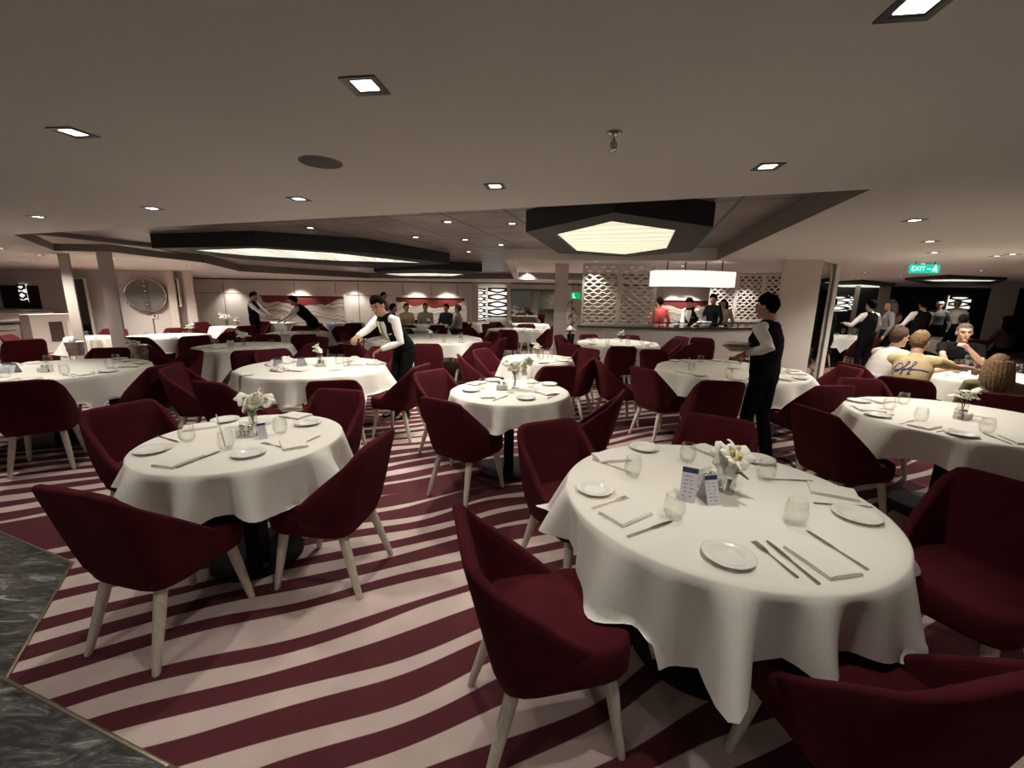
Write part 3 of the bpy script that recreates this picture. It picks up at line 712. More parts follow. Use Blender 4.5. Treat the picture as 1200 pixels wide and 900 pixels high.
# ================================================================ furniture
def sstep(x, a, b):
    t = min(1, max(0, (x - a) / (b - a))); return t * t * (3 - 2 * t)
def chair_shell():
    """upholstered back with wings sloping down along the seat"""
    # plan path (wing front, rear corner, back, rear corner, wing front)
    path = []
    hw, yb, yf, rc = .238, -.245, .225, .075
    for i in range(9): path.append((-hw - .004 + .004 * i / 8, yf + (yb + rc - yf) * i / 8, -1, 0))
    for i in range(1, 7):
        a = pi + (pi / 2) * i / 6; path.append((-hw + rc + rc * cos(a), yb + rc + rc * sin(a), cos(a), sin(a)))
    for i in range(1, 8): path.append((-hw + rc + (2 * hw - 2 * rc) * i / 8, yb, 0, -1))
    for i in range(0, 6):
        a = 1.5 * pi + (pi / 2) * i / 6; path.append((hw - rc + rc * cos(a), yb + rc + rc * sin(a), cos(a), sin(a)))
    for i in range(9): path.append((hw + .004 * i / 8, yb + rc + (yf - yb - rc) * i / 8, 1, 0))
    zb, th = .345, .042
    def ztop(x, y):
        c = max(0, (abs(x) - (hw - .11)) / .11); bk = .835 - .026 * c * c     # the back; rounded top corners
        t = (y - (yb + .012)) / (.135 - yb)
        if t <= 0: return bk
        if t >= 1: return .445
        return min(bk, .445 + .372 * (1 - t) ** 1.22)
    def place(x, y, nx, ny, z, inset):
        k = (z - zb) / (.83 - zb); back = 1 - sstep(y, yb - .01, .10)
        px = x * (.90 + .10 * min(1, k * 2.2)) ; py = y
        py += back * (.045 - .115 * k)                       # leaning back, tucked in at the bottom
        px *= 1 - .05 * max(0, k - .35) * back
        f_ = sstep(y, -.02, .16); sg = 1 if x > 0 else -1
        px += sg * (.010 * k * (1 - f_) - .024 * f_)
        return Vector((px - nx * inset, py - ny * inset * 1.0, z))
    bm = newbm(); rings = []
    NZ = 7
    for x, y, nx, ny in path:
        zt = ztop(x, y); col = []
        for j in range(NZ): col.append(place(x, y, nx, ny, zb + (zt - .02 - zb) * j / (NZ - 1), 0 if j else .012))
        for a in (35, 70, 110, 145): # rounded rim
            col.append(place(x, y, nx, ny, zt - .02 + .02 * sin(radians(a)), th / 2 - th / 2 * cos(radians(a))))
        for j in range(NZ - 1, -1, -1): col.append(place(x, y, nx, ny, zb + .01 + (zt - .02 - zb - .01) * j / (NZ - 1), th))
        rings.append(col)
    loft(bm, rings)
    return bm
def chair_seat():
    bm = newbm(); rings = []
    def outline(k, z, dz=0):
        r = []
        for i in range(40):
            a = 2 * pi * i / 40; c, s = cos(a), sin(a); n = 5.0
            q = (abs(c) ** n + abs(s) ** n) ** (-1 / n)
            x = .222 * q * c * k; y = .03 + .235 * q * s * k
            crown = dz * max(0, 1 - (x / .23) ** 2) * max(0, 1 - ((y - .03) / .24) ** 2)
            r.append((x * (1 + .05 * (y > .1) * 0), y, z + crown))
        return r
    for k, z, d in ((.90, .340, 0), (.97, .345, 0), (1.0, .362, 0), (1.008, .42, 0), (1.0, .455, 0), (.97, .470, 0), (.90, .478, .004), (.6, .480, .012), (.25, .482, .016)): rings.append(outline(k, z, d))
    loft(bm, rings); return bm
def chair_leg(sx, sy):
    bm = newbm()
    top = Vector((sx * .150, .185 * sy if sy > 0 else -.140, .352)); foot = Vector((sx * .195, .235 if sy > 0 else -.245, 0))
    def sq(c, r, n=12):
        out = []
        for i in range(n):
            a = 2 * pi * i / n; q = (abs(cos(a)) ** 4 + abs(sin(a)) ** 4) ** -.25; out.append((c.x + r * q * cos(a), c.y + r * q * sin(a), c.z))
        return out
    loft(bm, [sq(top.lerp(foot, t), r) for t, r in ((0, .023), (.35, .0215), (.8, .0165), (.975, .0140), (1.0, .0125))])
    return bm
CHAIR = None
def make_chair():
    r = empty('dining_chair', 'x', 'chair')
    obj('seat', chair_seat(), VELVET, r); obj('backrest', chair_shell(), VELVET, r)
    for sx in (-1, 1):
        for sy in (-1, 1): sharp(obj('leg', chair_leg(sx, sy), WOODLEG, r), 50)
    return r
CHAIR_USED = [False]; CHAIR_AT = []
def chair(x, y, ang, label, group):
    """ANG: the direction the sitter faces, degrees in plan (0 = +x, 90 = away from the camera)"""
    global CHAIR
    if CHAIR is None: CHAIR = make_chair()
    rz = radians(ang - 90); CHAIR_AT.append((x, y, rz))
    if not CHAIR_USED[0]:
        CHAIR_USED[0] = True; CHAIR.location = (x, y, 0); CHAIR.rotation_euler = (0, 0, rz); tag(CHAIR, label, 'chair', group); return CHAIR
    return dup(CHAIR, (x, y, 0), rz, label, group)

TH = .75; TC = TH + .0035            # table height, cloth surface
def cloth_mesh(R, a, rot, seed, n=96, flare=.10, wave=.055, expo=4.0, folds=None, nd=9):
    rnd = random.Random(seed); bm = newbm()
    ph = [rnd.uniform(0, 2 * pi) for _ in range(6)]; ks = folds or [7, 9, 12, 16]; am = [rnd.uniform(.5, 1) for _ in ks]
    tot = sum(am)
    def ext(f):
        c, s = abs(cos(f - rot)), abs(sin(f - rot)); return a * (c ** expo + s ** expo) ** (-1 / expo)
    def wv(f): return sum(A * sin(k * f + p + .8 * sin(3 * f + ph[5])) for A, k, p in zip(am, ks, ph)) / tot * 1.9
    rings = []
    for rr in (.12, .35, .6, .82, .95): rings.append([(rr * R * cos(2 * pi * i / n), rr * R * sin(2 * pi * i / n), 0) for i in range(n)])
    rings.append([((R - .004) * cos(2 * pi * i / n), (R - .004) * sin(2 * pi * i / n), -.0005) for i in range(n)])
    rings.append([((R + .0045) * cos(2 * pi * i / n), (R + .0045) * sin(2 * pi * i / n), -.006) for i in range(n)])
    for j in range(1, nd + 1):
        ring = []
        for i in range(n):
            f = 2 * pi * i / n; D = (ext(f) - R); t = j / nd; s = D * t
            w = wv(f); ampl = wave * (s / .25) ** .9
            cor = (ext(f) / a - 1) / .19
            off = .008 + flare * s * (1 + .8 * cor) + max(-.14 * s - .004, ampl * w)
            z = -.008 - s * (1 - .04 * (1 + cor))
            ring.append(((R + off) * cos(f), (R + off) * sin(f), z))
        rings.append(ring)
    vr = loft(bm, rings, True, True, False)
    return bm
TABLES = {}; CLOTHS = []
def table(key, desc, c, R, drop=.21, rot=.6, seed=1, n=64, cloth=None, expo=4.0, wave=.085, column=True, flare=.09, folds=None):
    x, y = c
    r = empty('dining_table', 'round pedestal table under the white cloth, %s' % desc if desc.startswith('the ') else desc, 'table', (x, y, 0))
    r['label'] = 'round black-pedestal dining table beneath the cloth: %s' % desc
    bm = newbm(); lathe(bm, [(R - .012, TH - .03), (R, TH - .026), (R, TH - .003), (R - .004, TH - .0005)], 48, cap0=True, cap1=True); obj('tabletop', bm, BLACKMET, r)
    bm = newbm(); w = .045 if R < .6 else .06
    prism(bm, [(-w, -w), (w, -w), (w, w), (-w, w)], .021, TH - .03); obj('column', bm, BLACKMET, r, False)
    bm = newbm(); b = R * .48; prism(bm, [(b * cos(2 * pi * i / 32), b * sin(2 * pi * i / 32)) for i in range(32)], 0, .02); sharp(obj('base', bm, BLACKMET, r))
    o = obj('tablecloth', cloth_mesh(R, R + drop, rot, seed, n, expo=expo, wave=wave, flare=flare, folds=folds), cloth or CLOTH); o.location = (x, y, TC)
    tag(o, 'white linen tablecloth hanging in folds over %s' % desc, 'tablecloth')
    if cloth is CLOTH_BLUE: o['label'] = 'pale bluish linen tablecloth over %s' % desc
    CLOTHS.append(o); TABLES[key] = (x, y, R, desc)
    return r
SIDES = ['EXIT-sign side', 'far EXIT-sign side', 'far side', 'far mirror side', 'mirror side', 'near mirror side', 'near side', 'near EXIT-sign side']
def side(phi): return SIDES[int(((phi % 360) + 22.5) // 45) % 8]
USED = {}
def uniq(label):
    k = label.lower()
    USED[k] = USED.get(k, 0) + 1
    if USED[k] > 1: print('DUP LABEL', label)
    return label
def chairs(key, items):
    """ITEMS: plan angle from the table's centre, or (angle, distance beyond the rim, turn), or ('at', x, y, facing)"""
    x, y, R, desc = TABLES[key]
    for it in items:
        if isinstance(it, (int, float)): it = (it, .17, 0)
        if it[0] == 'at':
            cx, cy, f = it[1:4]; phi = math.degrees(atan2(cy - y, cx - x)); extra = it[4] if len(it) > 4 else None
        else:
            phi, d, tw = it[:3]; cx, cy = x + (R + d) * cos(radians(phi)), y + (R + d) * sin(radians(phi)); f = phi + 180 + tw; extra = it[3] if len(it) > 3 else None
        chair(cx, cy, f, uniq('burgundy velvet chair on the %s of %s' % (extra or side(phi), desc)), 'burgundy chairs around ' + desc)

# ---------------------------------------------------------------- tableware (one of each kind, then copies)
def plate_bm(r=.082, h=.017):
    bm = newbm()
    lathe(bm, [(.001, .003), (r * .52, .003), (r * .60, .005), (r * .68, h * .62), (r * .97, h), (r, h - .001), (r * .98, h - .004), (r * .66, h * .30), (r * .56, 0), (.001, 0)], 40)
    return bm
def glass_bm():
    bm = newbm(); pr = [(.001, .0), (.024, .0), (.031, .006), (.0395, .030), (.0405, .048), (.036, .078), (.0315, .098)]
    inn = [(.0302, .098), (.0346, .078), (.0390, .048), (.0380, .031), (.0292, .010), (.022, .0065), (.001, .006)]
    lathe(bm, pr + inn, 28); return bm
def wine_bm():
    bm = newbm(); lathe(bm, [(.001, 0), (.034, 0), (.033, .003), (.006, .008), (.004, .02), (.004, .085), (.012, .095), (.034, .12), (.038, .15), (.032, .20), (.030, .20), (.036, .15), (.032, .121), (.001, .099)], 24); return bm
def napkin_bm():
    bm = newbm(); rnd = random.Random(4)
    for k, (sx, sy, ox) in enumerate(((.062, .086, 0), (.061, .0855, .001), (.059, .085, -.002))):
        z0 = .0005 + k * .0042; n = 10; top = []; bot = []
        for j in range(n + 1):
            rt, rb = [], []
            for i in range(n + 1):
                u, v = i / n * 2 - 1, j / n * 2 - 1
                q = .0009 * sin(7 * u + 3 * v + k) + .0016 * max(0, 1 - abs(u)) * (k == 2)
                e = 1 - .25 * (abs(u) > .99)
                rt.append((ox + u * sx, v * sy, z0 + .0036 + q)); rb.append((ox + u * sx, v * sy, z0 + q * .2))
            top.append(rt); bot.append(rb)
        for rows, flip in ((top, False), (bot, True)):
            vs = [[bm.verts.new(p) for p in r] for r in rows]
            for j in range(n):
                for i in range(n):
                    f = (vs[j][i], vs[j][i + 1], vs[j + 1][i + 1], vs[j + 1][i]); bm.faces.new(f if not flip else tuple(reversed(f)))
            if not flip: T_ = vs
            else:
                loop = lambda g: [g[0][i] for i in range(n)] + [g[j][n] for j in range(n)] + [g[n][n - i] for i in range(n)] + [g[n - j][0] for j in range(n)]
                a, b = loop(T_), loop(vs)
                for i in range(len(a)):
                    j = (i + 1) % len(a); bm.faces.new((a[j], a[i], b[i], b[j]))
    return bm
def crumple_bm(seed=2):
    rnd = random.Random(seed); bm = newbm(); rings = []
    for j in range(6):
        t = j / 5; r = .13 * (1 - t) + .035 * t; z = .004 + .055 * t
        rings.append([(r * (1 + .35 * sin(3 * a + j * .9) + .12 * sin(7 * a + 2 * j)) * cos(a), r * .8 * (1 + .3 * sin(2 * a - j)) * sin(a), z * (1 + .3 * sin(4 * a + j))) for a in [2 * pi * i / 28 for i in range(28)]])
    loft(bm, rings); return bm
def flat_profile(bm, prof, z0, th):
    """outline given as (x along, half width); extruded to thickness TH"""
    L_ = [(x, w) for x, w in prof]; poly = [(w, x) for x, w in L_] + [(-w, x) for x, w in reversed(L_)]
    prism(bm, poly, z0, z0 + th)
def knife_bm():
    bm = newbm(); flat_profile(bm, [(-.115, .002), (-.112, .0062), (-.10, .0068), (-.02, .0048), (-.008, .0042), (0, .0055), (.02, .0085), (.08, .0085), (.105, .006), (.115, .001)], .0006, .0022); return bm
def fork_bm():
    bm = newbm(); flat_profile(bm, [(-.10, .003), (-.096, .0062), (-.08, .006), (.0, .0030), (.025, .0032), (.040, .0095), (.055, .0115), (.060, .0115)], .0006, .0022)
    for k in range(4):
        x = -.0105 + .007 * k; box(bm, x - .0014, .058, .0008, x + .0014, .098, .0026)
    return bm
PROTO = {}
def proto(kind):
    if kind in PROTO: return PROTO[kind]
    mk = dict(side_plate=(plate_bm, PORC), tumbler=(glass_bm, GLASS), wine_glass=(wine_bm, GLASS), napkin=(napkin_bm, NAPKIN), crumpled_napkin=(crumple_bm, NAPKIN), table_knife=(knife_bm, STEEL), table_fork=(fork_bm, STEEL))[kind]
    bm = mk[0](); me = bpy.data.meshes.new(kind); bmesh.ops.recalc_face_normals(bm, faces=bm.faces); bm.normal_update(); bm.to_mesh(me); bm.free(); me.materials.append(mk[1])
    for p in me.polygons: p.use_smooth = True
    if kind in ('napkin', 'table_knife', 'table_fork'):
        b = bmesh.new(); b.from_mesh(me)
        for e in b.edges:
            if len(e.link_faces) == 2 and e.calc_face_angle(0) > radians(45): e.smooth = False
        b.to_mesh(me); b.free()
    PROTO[kind] = me; return me
def ware(kind, x, y, rz, label, cat, group, z=TC + .001, sc=1.0):
    o = bpy.data.objects.new(kind, proto(kind)); COL.objects.link(o); o.location = (x, y, z); o.rotation_euler = (0, 0, rz); o.scale = (sc, sc, sc)
    return tag(o, uniq(label), cat, group)
def setting(key, phi, plate=True, nap=True, knife=True, fork=True, glass=True, wine=False):
    x, y, R, desc = TABLES[key]; a = radians(phi); s = side(phi)
    ex, ey = cos(a), sin(a); tx, ty = -sin(a), cos(a)        # outward, tangential
    def at(ro, t): return x + ex * (R - ro) + tx * t, y + ey * (R - ro) + ty * t
    rz = a - pi / 2 + pi
    w = min(1.0, R / .55)
    if nap: px, py = at(.135, 0); ware('napkin', px, py, rz, 'folded white napkin at the %s of %s' % (s, desc), 'napkin', 'napkins on ' + desc)
    if plate: px, py = at(.115, .19 * w); ware('side_plate', px, py, rz, 'white side plate at the %s of %s' % (s, desc), 'plate', 'side plates on ' + desc)
    if knife: px, py = at(.15, -.10); ware('table_knife', px, py, rz + .05, 'steel table knife at the %s of %s' % (s, desc), 'knife', 'knives on ' + desc)
    if fork: px, py = at(.15, .10); ware('table_fork', px, py, rz - .05, 'steel table fork at the %s of %s' % (s, desc), 'fork', 'forks on ' + desc)
    if glass: px, py = at(.285, -.08); ware('tumbler', px, py, 0, 'clear stemless glass at the %s of %s' % (s, desc), 'glass', 'glasses on ' + desc)
    if wine: px, py = at(.31, .03); ware('wine_glass', px, py, 0, 'clear stemmed wine glass at the %s of %s' % (s, desc), 'glass', 'glasses on ' + desc)

# ---------------------------------------------------------------- flowers
def bloom_bm(seed, s=.036):
    rnd = random.Random(seed); bm = newbm()
    for k in range(5):
        a = 2 * pi * k / 5 + .3; wd = (.60 if k in (1, 4) else .40) * s; ln = s * (1.0 if k else 1.05); n = 6; rows = []
        for i in range(n + 1):
            t = i / n; w = wd * sin(pi * min(.97, t * .86 + .13)) ** .7
            lift = s * (.30 * t - .42 * t * t) + rnd.uniform(-.02, .02) * s
            rows.append([(t * ln, -w, lift - .10 * s * t), (t * ln, -w * .5, lift + .03 * s), (t * ln, 0, lift + .06 * s), (t * ln, w * .5, lift + .03 * s), (t * ln, w, lift - .10 * s * t)])
        vs = [[bm.verts.new((p[0] * cos(a) - p[1] * sin(a), p[0] * sin(a) + p[1] * cos(a), p[2])) for p in r] for r in rows]
        lo = [[bm.verts.new((v.co.x, v.co.y, v.co.z - .0012)) for v in r] for r in vs]
        for i in range(n):
            for j in range(4):
                bm.faces.new((vs[i][j], vs[i + 1][j], vs[i + 1][j + 1], vs[i][j + 1])); bm.faces.new((lo[i][j], lo[i][j + 1], lo[i + 1][j + 1], lo[i + 1][j]))
        rim = lambda g: [g[i][0] for i in range(n + 1)] + [g[n][j] for j in range(1, 5)] + [g[i][4] for i in range(n - 1, -1, -1)] + [g[0][j] for j in range(3, 0, -1)]
        A_, B_ = rim(vs), rim(lo)
        for i in range(len(A_)): j = (i + 1) % len(A_); bm.faces.new((A_[j], A_[i], B_[i], B_[j]))
    return bm
BLOOM = []
for sd in (1, 2):
    bm = bloom_bm(sd); me = bpy.data.meshes.new('bloom'); bm.normal_update(); bm.to_mesh(me); bm.free(); me.materials.append(PETAL)
    for p in me.polygons: p.use_smooth = True
    BLOOM.append(me)
bm = newbm(); ellipsoid(bm, (0, 0, .010), .006, .006, .008, seg=8, rings=6); ellipsoid(bm, (.006, 0, .012), .007, .004, .005, seg=8, rings=6)
LIPME = bpy.data.meshes.new('flower_centre'); bm.to_mesh(LIPME); bm.free(); LIPME.materials.append(LIPC)
def leaf_bm(pts, w):
    bm = newbm(); pts = [Vector(p) for p in pts]; N = len(pts); up = []; dn = []
    for i, p in enumerate(pts):
        t = (pts[min(i + 1, N - 1)] - pts[max(i - 1, 0)]).normalized(); s = t.cross(Vector((0, 0, 1)))
        if s.length < .05: s = Vector((1, 0, 0))
        s.normalize(); ww = w * sin(pi * (i + .35) / (N - 1 + .7)) ; nn = s.cross(t) * .0012
        up.append([p - s * ww + nn, p + nn * 1.0 - s.cross(t) * .0, p + s * ww + nn]); dn.append([p - s * ww - nn, p - nn * 2, p + s * ww - nn])
    rings = [[u[0], u[1], u[2], d_[2], d_[1], d_[0]] for u, d_ in zip(up, dn)]
    loft(bm, rings); return bm
def orchid(x, y, label, seed, nb=7, h=.20, spread=.075, vase=(.026, .095), z=TC + .001, leaves=2, bs=1.0, lean=(0, 0), square=False):
    rnd = random.Random(seed); r = empty('flower_vase', uniq(label), 'flowers', (x, y, z), 0, 'orchid centrepieces')
    vr, vh = vase; bm = newbm()
    if square:
        q = lambda k, zz: [(sx * vr * k, sy * vr * k, zz) for sx, sy in ((-1, -1), (1, -1), (1, 1), (-1, 1))]
        loft(bm, [q(.9, 0), q(1, .002), q(1, vh), q(.9, vh), q(.9, .008)], True, True, True)
    else: lathe(bm, [(.001, 0), (vr * .9, 0), (vr, .004), (vr, vh), (vr - .002, vh), (vr - .002, .010), (.001, .009)], 24)
    obj('vase', bm, GLASS, r, not square)
    ns = 2 if nb > 4 else 1; k = 0
    for s in range(ns):
        a = rnd.uniform(0, 2 * pi); tip = Vector((lean[0] + spread * cos(a + pi * s), lean[1] + spread * sin(a + pi * s), h))
        p0 = Vector((rnd.uniform(-.3, .3) * vr, rnd.uniform(-.3, .3) * vr, .012)); p1 = Vector((tip.x * .2, tip.y * .2, vh + .03)); p2 = Vector((tip.x * .7, tip.y * .7, h * .92))
        pts = [p0, p0.lerp(p1, .5), p1, p1.lerp(p2, .5) + Vector((0, 0, .012)), p2, tip]
        bm = newbm(); tube(bm, pts, [.0028, .0026, .0024, .0022, .002, .0016], 6); obj('stem', bm, STEMG, r)
        n_ = nb // ns + (nb % ns if s == 0 else 0)
        for i in range(n_):
            t = .42 + .58 * i / max(1, n_ - 1); q = p1.lerp(p2, t) if t < .8 else p2.lerp(tip, (t - .8) / .2)
            q = q + Vector((rnd.uniform(-1, 1), rnd.uniform(-1, 1), rnd.uniform(-.5, .7))) * .026 * bs
            o = bpy.data.objects.new('bloom', BLOOM[k % 2]); COL.objects.link(o); o.parent = r; o.location = q
            o.rotation_euler = (rnd.uniform(.5, 1.5), rnd.uniform(-.4, .4), rnd.uniform(-1.2, 1.2)); sc = bs * rnd.uniform(.85, 1.15); o.scale = (sc, sc, sc)
            c = bpy.data.objects.new('flower_centre', LIPME); COL.objects.link(c); c.parent = o
            k += 1
    for i in range(leaves):
        a = rnd.uniform(0, 2 * pi); d = Vector((cos(a), sin(a), 0))
        obj('leaf', leaf_bm([Vector((0, 0, .03)), d * .012 + Vector((0, 0, vh)), d * .045 + Vector((0, 0, vh + .03)), d * .09 + Vector((0, 0, vh + .018))], .013), LEAFG, r)
    return r
def simple_bouquet_me():
    rnd = random.Random(9); bm = newbm()
    for k in range(9):
        b2 = bloom_bm(k, .034); me = bpy.data.meshes.new('t'); b2.to_mesh(me); b2.free()
        Mx = Matrix.Translation((rnd.uniform(-.06, .06), rnd.uniform(-.05, .05), .13 + rnd.uniform(0, .07))) @ Matrix.Rotation(rnd.uniform(-1, 1.4), 4, 'X') @ Matrix.Rotation(rnd.uniform(0, 6), 4, 'Z')
        me.transform(Mx); bm.from_mesh(me); bpy.data.meshes.remove(me)
    return bm
BOUQ = None
def small_flowers(x, y, label, sc=1.0, z=TC + .001, rz=0.0):
    """far centrepiece: a vase (own mesh) with its spray of blooms as a part"""
    global BOUQ
    if BOUQ is None:
        b = bpy.data.meshes.new('flower_spray'); bm = simple_bouquet_me(); bm.normal_update(); bm.to_mesh(b); bm.free(); b.materials.append(PETAL)
        bm = newbm(); lathe(bm, [(.001, 0), (.03, 0), (.032, .09), (.030, .09), (.028, .008), (.001, .008)], 16); v = bpy.data.meshes.new('vase'); bm.normal_update(); bm.to_mesh(v); bm.free(); v.materials.append(GLASS)
        bm = newbm()
        for k in range(4): tube(bm, [(0, 0, .01), (.01 * cos(k * 1.6), .01 * sin(k * 1.6), .09), (.04 * cos(k * 1.6), .04 * sin(k * 1.6), .16)], [.003, .003, .002], 6)
        s = bpy.data.meshes.new('stem'); bm.normal_update(); bm.to_mesh(s); bm.free(); s.materials.append(STEMG)
        BOUQ = (b, v, s)
    r = empty('flower_vase', uniq(label), 'flowers', (x, y, z), rz, 'flower centrepieces further back'); r.scale = (sc, sc, sc)
    for nm, me in zip(('flower_spray', 'vase', 'stem'), BOUQ):
        o = bpy.data.objects.new(nm, me); COL.objects.link(o); o.parent = r
    return r
def tent_card(x, y, rz, label, h=.135, w=.062, seed=1, z=TC + .001):
    r = empty('menu_card', uniq(label), 'menu card', (x, y, z), rz, 'standing menu cards'); d = .042
    bm = newbm(); t = .0012
    for s in (-1, 1): # two leaning faces
        rings = [[(-w / 2, s * d, 0), (w / 2, s * d, 0), (w / 2, s * (d - t), 0), (-w / 2, s * (d - t), 0)], [(-w / 2, s * .001, h), (w / 2, s * .001, h), (w / 2, 0, h - t), (-w / 2, 0, h - t)]]
        loft(bm, rings)
    obj('folded_card', bm, PAPER, r, False)
    def on_face(u0, v0, u1, v1, mat_, nm):
        bm = newbm(); f = lambda u, v, o: (u * w, -(d + (.001 - d) * v) - o, v * h + o * .3)
        loft(bm, [[f(u0, v0, .0002), f(u1, v0, .0002), f(u1, v1, .0002), f(u0, v1, .0002)], [f(u0, v0, .0007), f(u1, v0, .0007), f(u1, v1, .0007), f(u0, v1, .0007)]]); return bm
    obj('heading_band', on_face(-.5, .84, .5, .99, NAVY, ''), NAVY, r, False)
    rnd = random.Random(seed); bm = newbm(); f = lambda u, v, o: (u * w, -(d + (.001 - d) * v) - o, v * h + o * .3)
    for k in range(6):
        v = .72 - k * .115; 
        for u0, ww in ((rnd.uniform(-.36, -.28), rnd.uniform(.12, .25)), (rnd.uniform(.02, .1), rnd.uniform(.1, .28))):
            loft(bm, [[f(u0, v, .0002), f(u0 + ww, v, .0002), f(u0 + ww, v + .025, .0002), f(u0, v + .025, .0002)], [f(u0, v, .0007), f(u0 + ww, v, .0007), f(u0 + ww, v + .025, .0007), f(u0, v + .025, .0007)]])
    obj('small_print', bm, INK, r, False)
    return r
def caddy(x, y, rz, label, num=None, z=TC + .001):
    """acrylic number stand with salt and pepper jars"""
    r = empty('condiment_stand', uniq(label), 'condiment stand', (x, y, z), rz, 'condiment stands')
    bm = newbm(); box(bm, -.052, -.03, 0, .052, .03, .005, bev=.001); box(bm, -.052, -.03, .005, .052, -.026, .045); box(bm, -.052, .026, .005, .052, .03, .08); obj('acrylic_stand', bm, ACRYL, r, False)
    bm = newbm(); box(bm, -.048, -.0335, .006, .048, -.0305, .043); pl = obj('number_plate', bm, mat('number_card', (.74, .72, .68), .6), r, False)
    if num: o = objm('number', text_mesh(num, .042), INKD, pl, False); o.location = (0, -.0342, .0245); o.rotation_euler = (pi / 2, 0, 0)
    for k, (xx, m_) in enumerate(((-.026, mat('salt', (.7, .69, .66), .8)), (.020, mat('pepper', (.10, .08, .06), .8)))):
        bm = newbm(); lathe(bm, [(.001, .0055), (.013, .0055), (.013, .052), (.0118, .052), (.0118, .0075), (.001, .0075)], 16, c=(xx, 0, 0)); j = obj('shaker', bm, GLASS, r)
        bm = newbm(); lathe(bm, [(.0112, .008), (.0112, .036)], 14, c=(xx, 0, 0), cap0=True, cap1=True); obj('filling', bm, m_, j)
        bm = newbm(); lathe(bm, [(.0138, .0525), (.0138, .062), (.009, .068)], 16, c=(xx, 0, 0), cap0=True, cap1=True); obj('lid', bm, CHROME, j)
    return r

# ================================================================ tables
def px(x, y, z=TH): p = gz(x, y, z); return (p.x, p.y)
D = dict(front='the big front table', num='the table numbered 327', mid='the small table with bare black pedestal', wt="the plate-carrying waiter's table",
         half='the half-cleared table', cab='the table before the drawer cabinet', fam='the table next to the seated family', sec='the small table before the bar wall',
         lat='the table below the lattice screen', wide='the wide banquet table', mir2='the table behind the half-cleared one', stew="the table before the stooping steward",
         flow='the far table heaped with flowers', oval='the table under the oval mirror', twin='the table between the twin pillars', zeb='the table before the zebra panel',
         blue='the far bluish table', dgrp="the far dining group's table", pre="the table before the dining group", past='the glass-crowded table past the pillar', kin="the seated family's table",
         z2='the far table near the dark mirror', z3='the far table near the second artwork', guest="the far guests' table")
T = table
T('front', D['front'], (.88, 1.68), .63, .205, radians(7), 5, 192, wave=.082, flare=.08, folds=[8, 11, 15, 19], expo=4.2)
T('num', D['num'], (-1.53, 2.29), .515, .215, radians(22), 12, 160, wave=.085, flare=.09, folds=[7, 10, 14], expo=4.5)
T('mid', D['mid'], (-.02, 3.66), .525, .19, radians(1), 21, 128, wave=.09, expo=4.5)
T('wt', D['wt'], (2.66, 5.06), .84, .22, radians(40), 31, 96)
T('half', D['half'], (-2.30, 4.80), .79, .24, radians(25), 41, 96)
T('cab', D['cab'], (-4.88, 4.37), .80, .24, radians(10), 51, 96)
T('fam', D['fam'], (3.32, 2.98), .69, .20, radians(35), 61, 128, flare=.14)
T('sec', D['sec'], (.35, 5.75), .48, .24, radians(10), 71, 64)
T('lat', D['lat'], (2.02, 8.1), .76, .22, radians(20), 81, 64)
T('wide', D['wide'], (-1.72, 8.3), 1.10, .24, radians(30), 91, 80)
T('mir2', D['mir2'], (-4.25, 6.6), .68, .36, radians(35), 101, 64)
T('stew', D['stew'], (-4.58, 9.0), .64, .26, radians(15), 111, 48)
T('flow', D['flow'], (-7.1, 10.6), .45, .26, radians(15), 121, 48)
T('oval', D['oval'], (-6.60, 8.05), .64, .26, radians(15), 131, 48)
T('twin', D['twin'], (-7.75, 7.65), .33, .26, radians(15), 141, 48)
T('zeb', D['zeb'], (.05, 11.1), .71, .26, radians(15), 151, 48)
T('blue', D['blue'], (-5.0, 12.5), .55, .26, radians(15), 161, 48, cloth=CLOTH_BLUE)
T('dgrp', D['dgrp'], (-2.55, 12.3), .66, .26, radians(15), 171, 48)
T('pre', D['pre'], (-2.62, 10.55), .48, .26, radians(15), 181, 48)
T('past', D['past'], (8.4, 10.7), .62, .26, radians(15), 191, 48)
T('kin', D['kin'], (5.6, 4.9), .72, .24, radians(15), 201, 64)
T('z2', D['z2'], (.55, 13.6), .60, .26, radians(15), 211, 40)
T('z3', D['z3'], (-1.3, 13.9), .50, .26, radians(15), 221, 40)
T('guest', D['guest'], (10.6, 10.4), .60, .26, radians(15), 231, 40)

# ---------------------------------------------------------------- chairs
chairs('front', [('at', .13, 1.31, 13), ('at', .36, 2.22, -62), ('at', 1.20, 2.40, -123), ('at', 1.92, 1.56, -156), ('at', 1.03, 1.01, 101)])
chairs('num', [('at', -1.60, 1.75, 76), ('at', -1.0, 2.16, 172), ('at', -1.43, 2.98, -100), ('at', -2.36, 2.60, -22)])
chairs('mid', [('at', -.36, 3.22, 55), ('at', -.62, 4.04, -40), ('at', .62, 3.42, 158)])
chairs('wt', [('at', 2.02, 4.18, 84), ('at', 2.93, 4.05, 96), ('at', 1.72, 4.72, 25), ('at', 1.35, 5.25, 5, 'mirror side, outer chair,'), ('at', 2.2, 6.1, -80), ('at', 3.74, 4.95, 176), ('at', 3.35, 5.75, -145)])
chairs('half', [('at', -1.66, 3.90, 105), ('at', -2.50, 3.76, 72), ('at', -3.22, 4.28, 12), ('at', -1.28, 4.62, 163), ('at', -3.1, 5.5, -45), ('at', -2.0, 5.92, -105)])
chairs('cab', [('at', -4.24, 3.62, 125), ('at', -3.92, 4.36, 172), ('at', -5.35, 3.45, 70), ('at', -4.35, 5.25, -115), ('at', -5.3, 5.3, -70)])
chairs('fam', [('at', 2.44, 2.92, 8), ('at', 3.1, 2.05, 80), ('at', 3.47, 3.87, -98)])
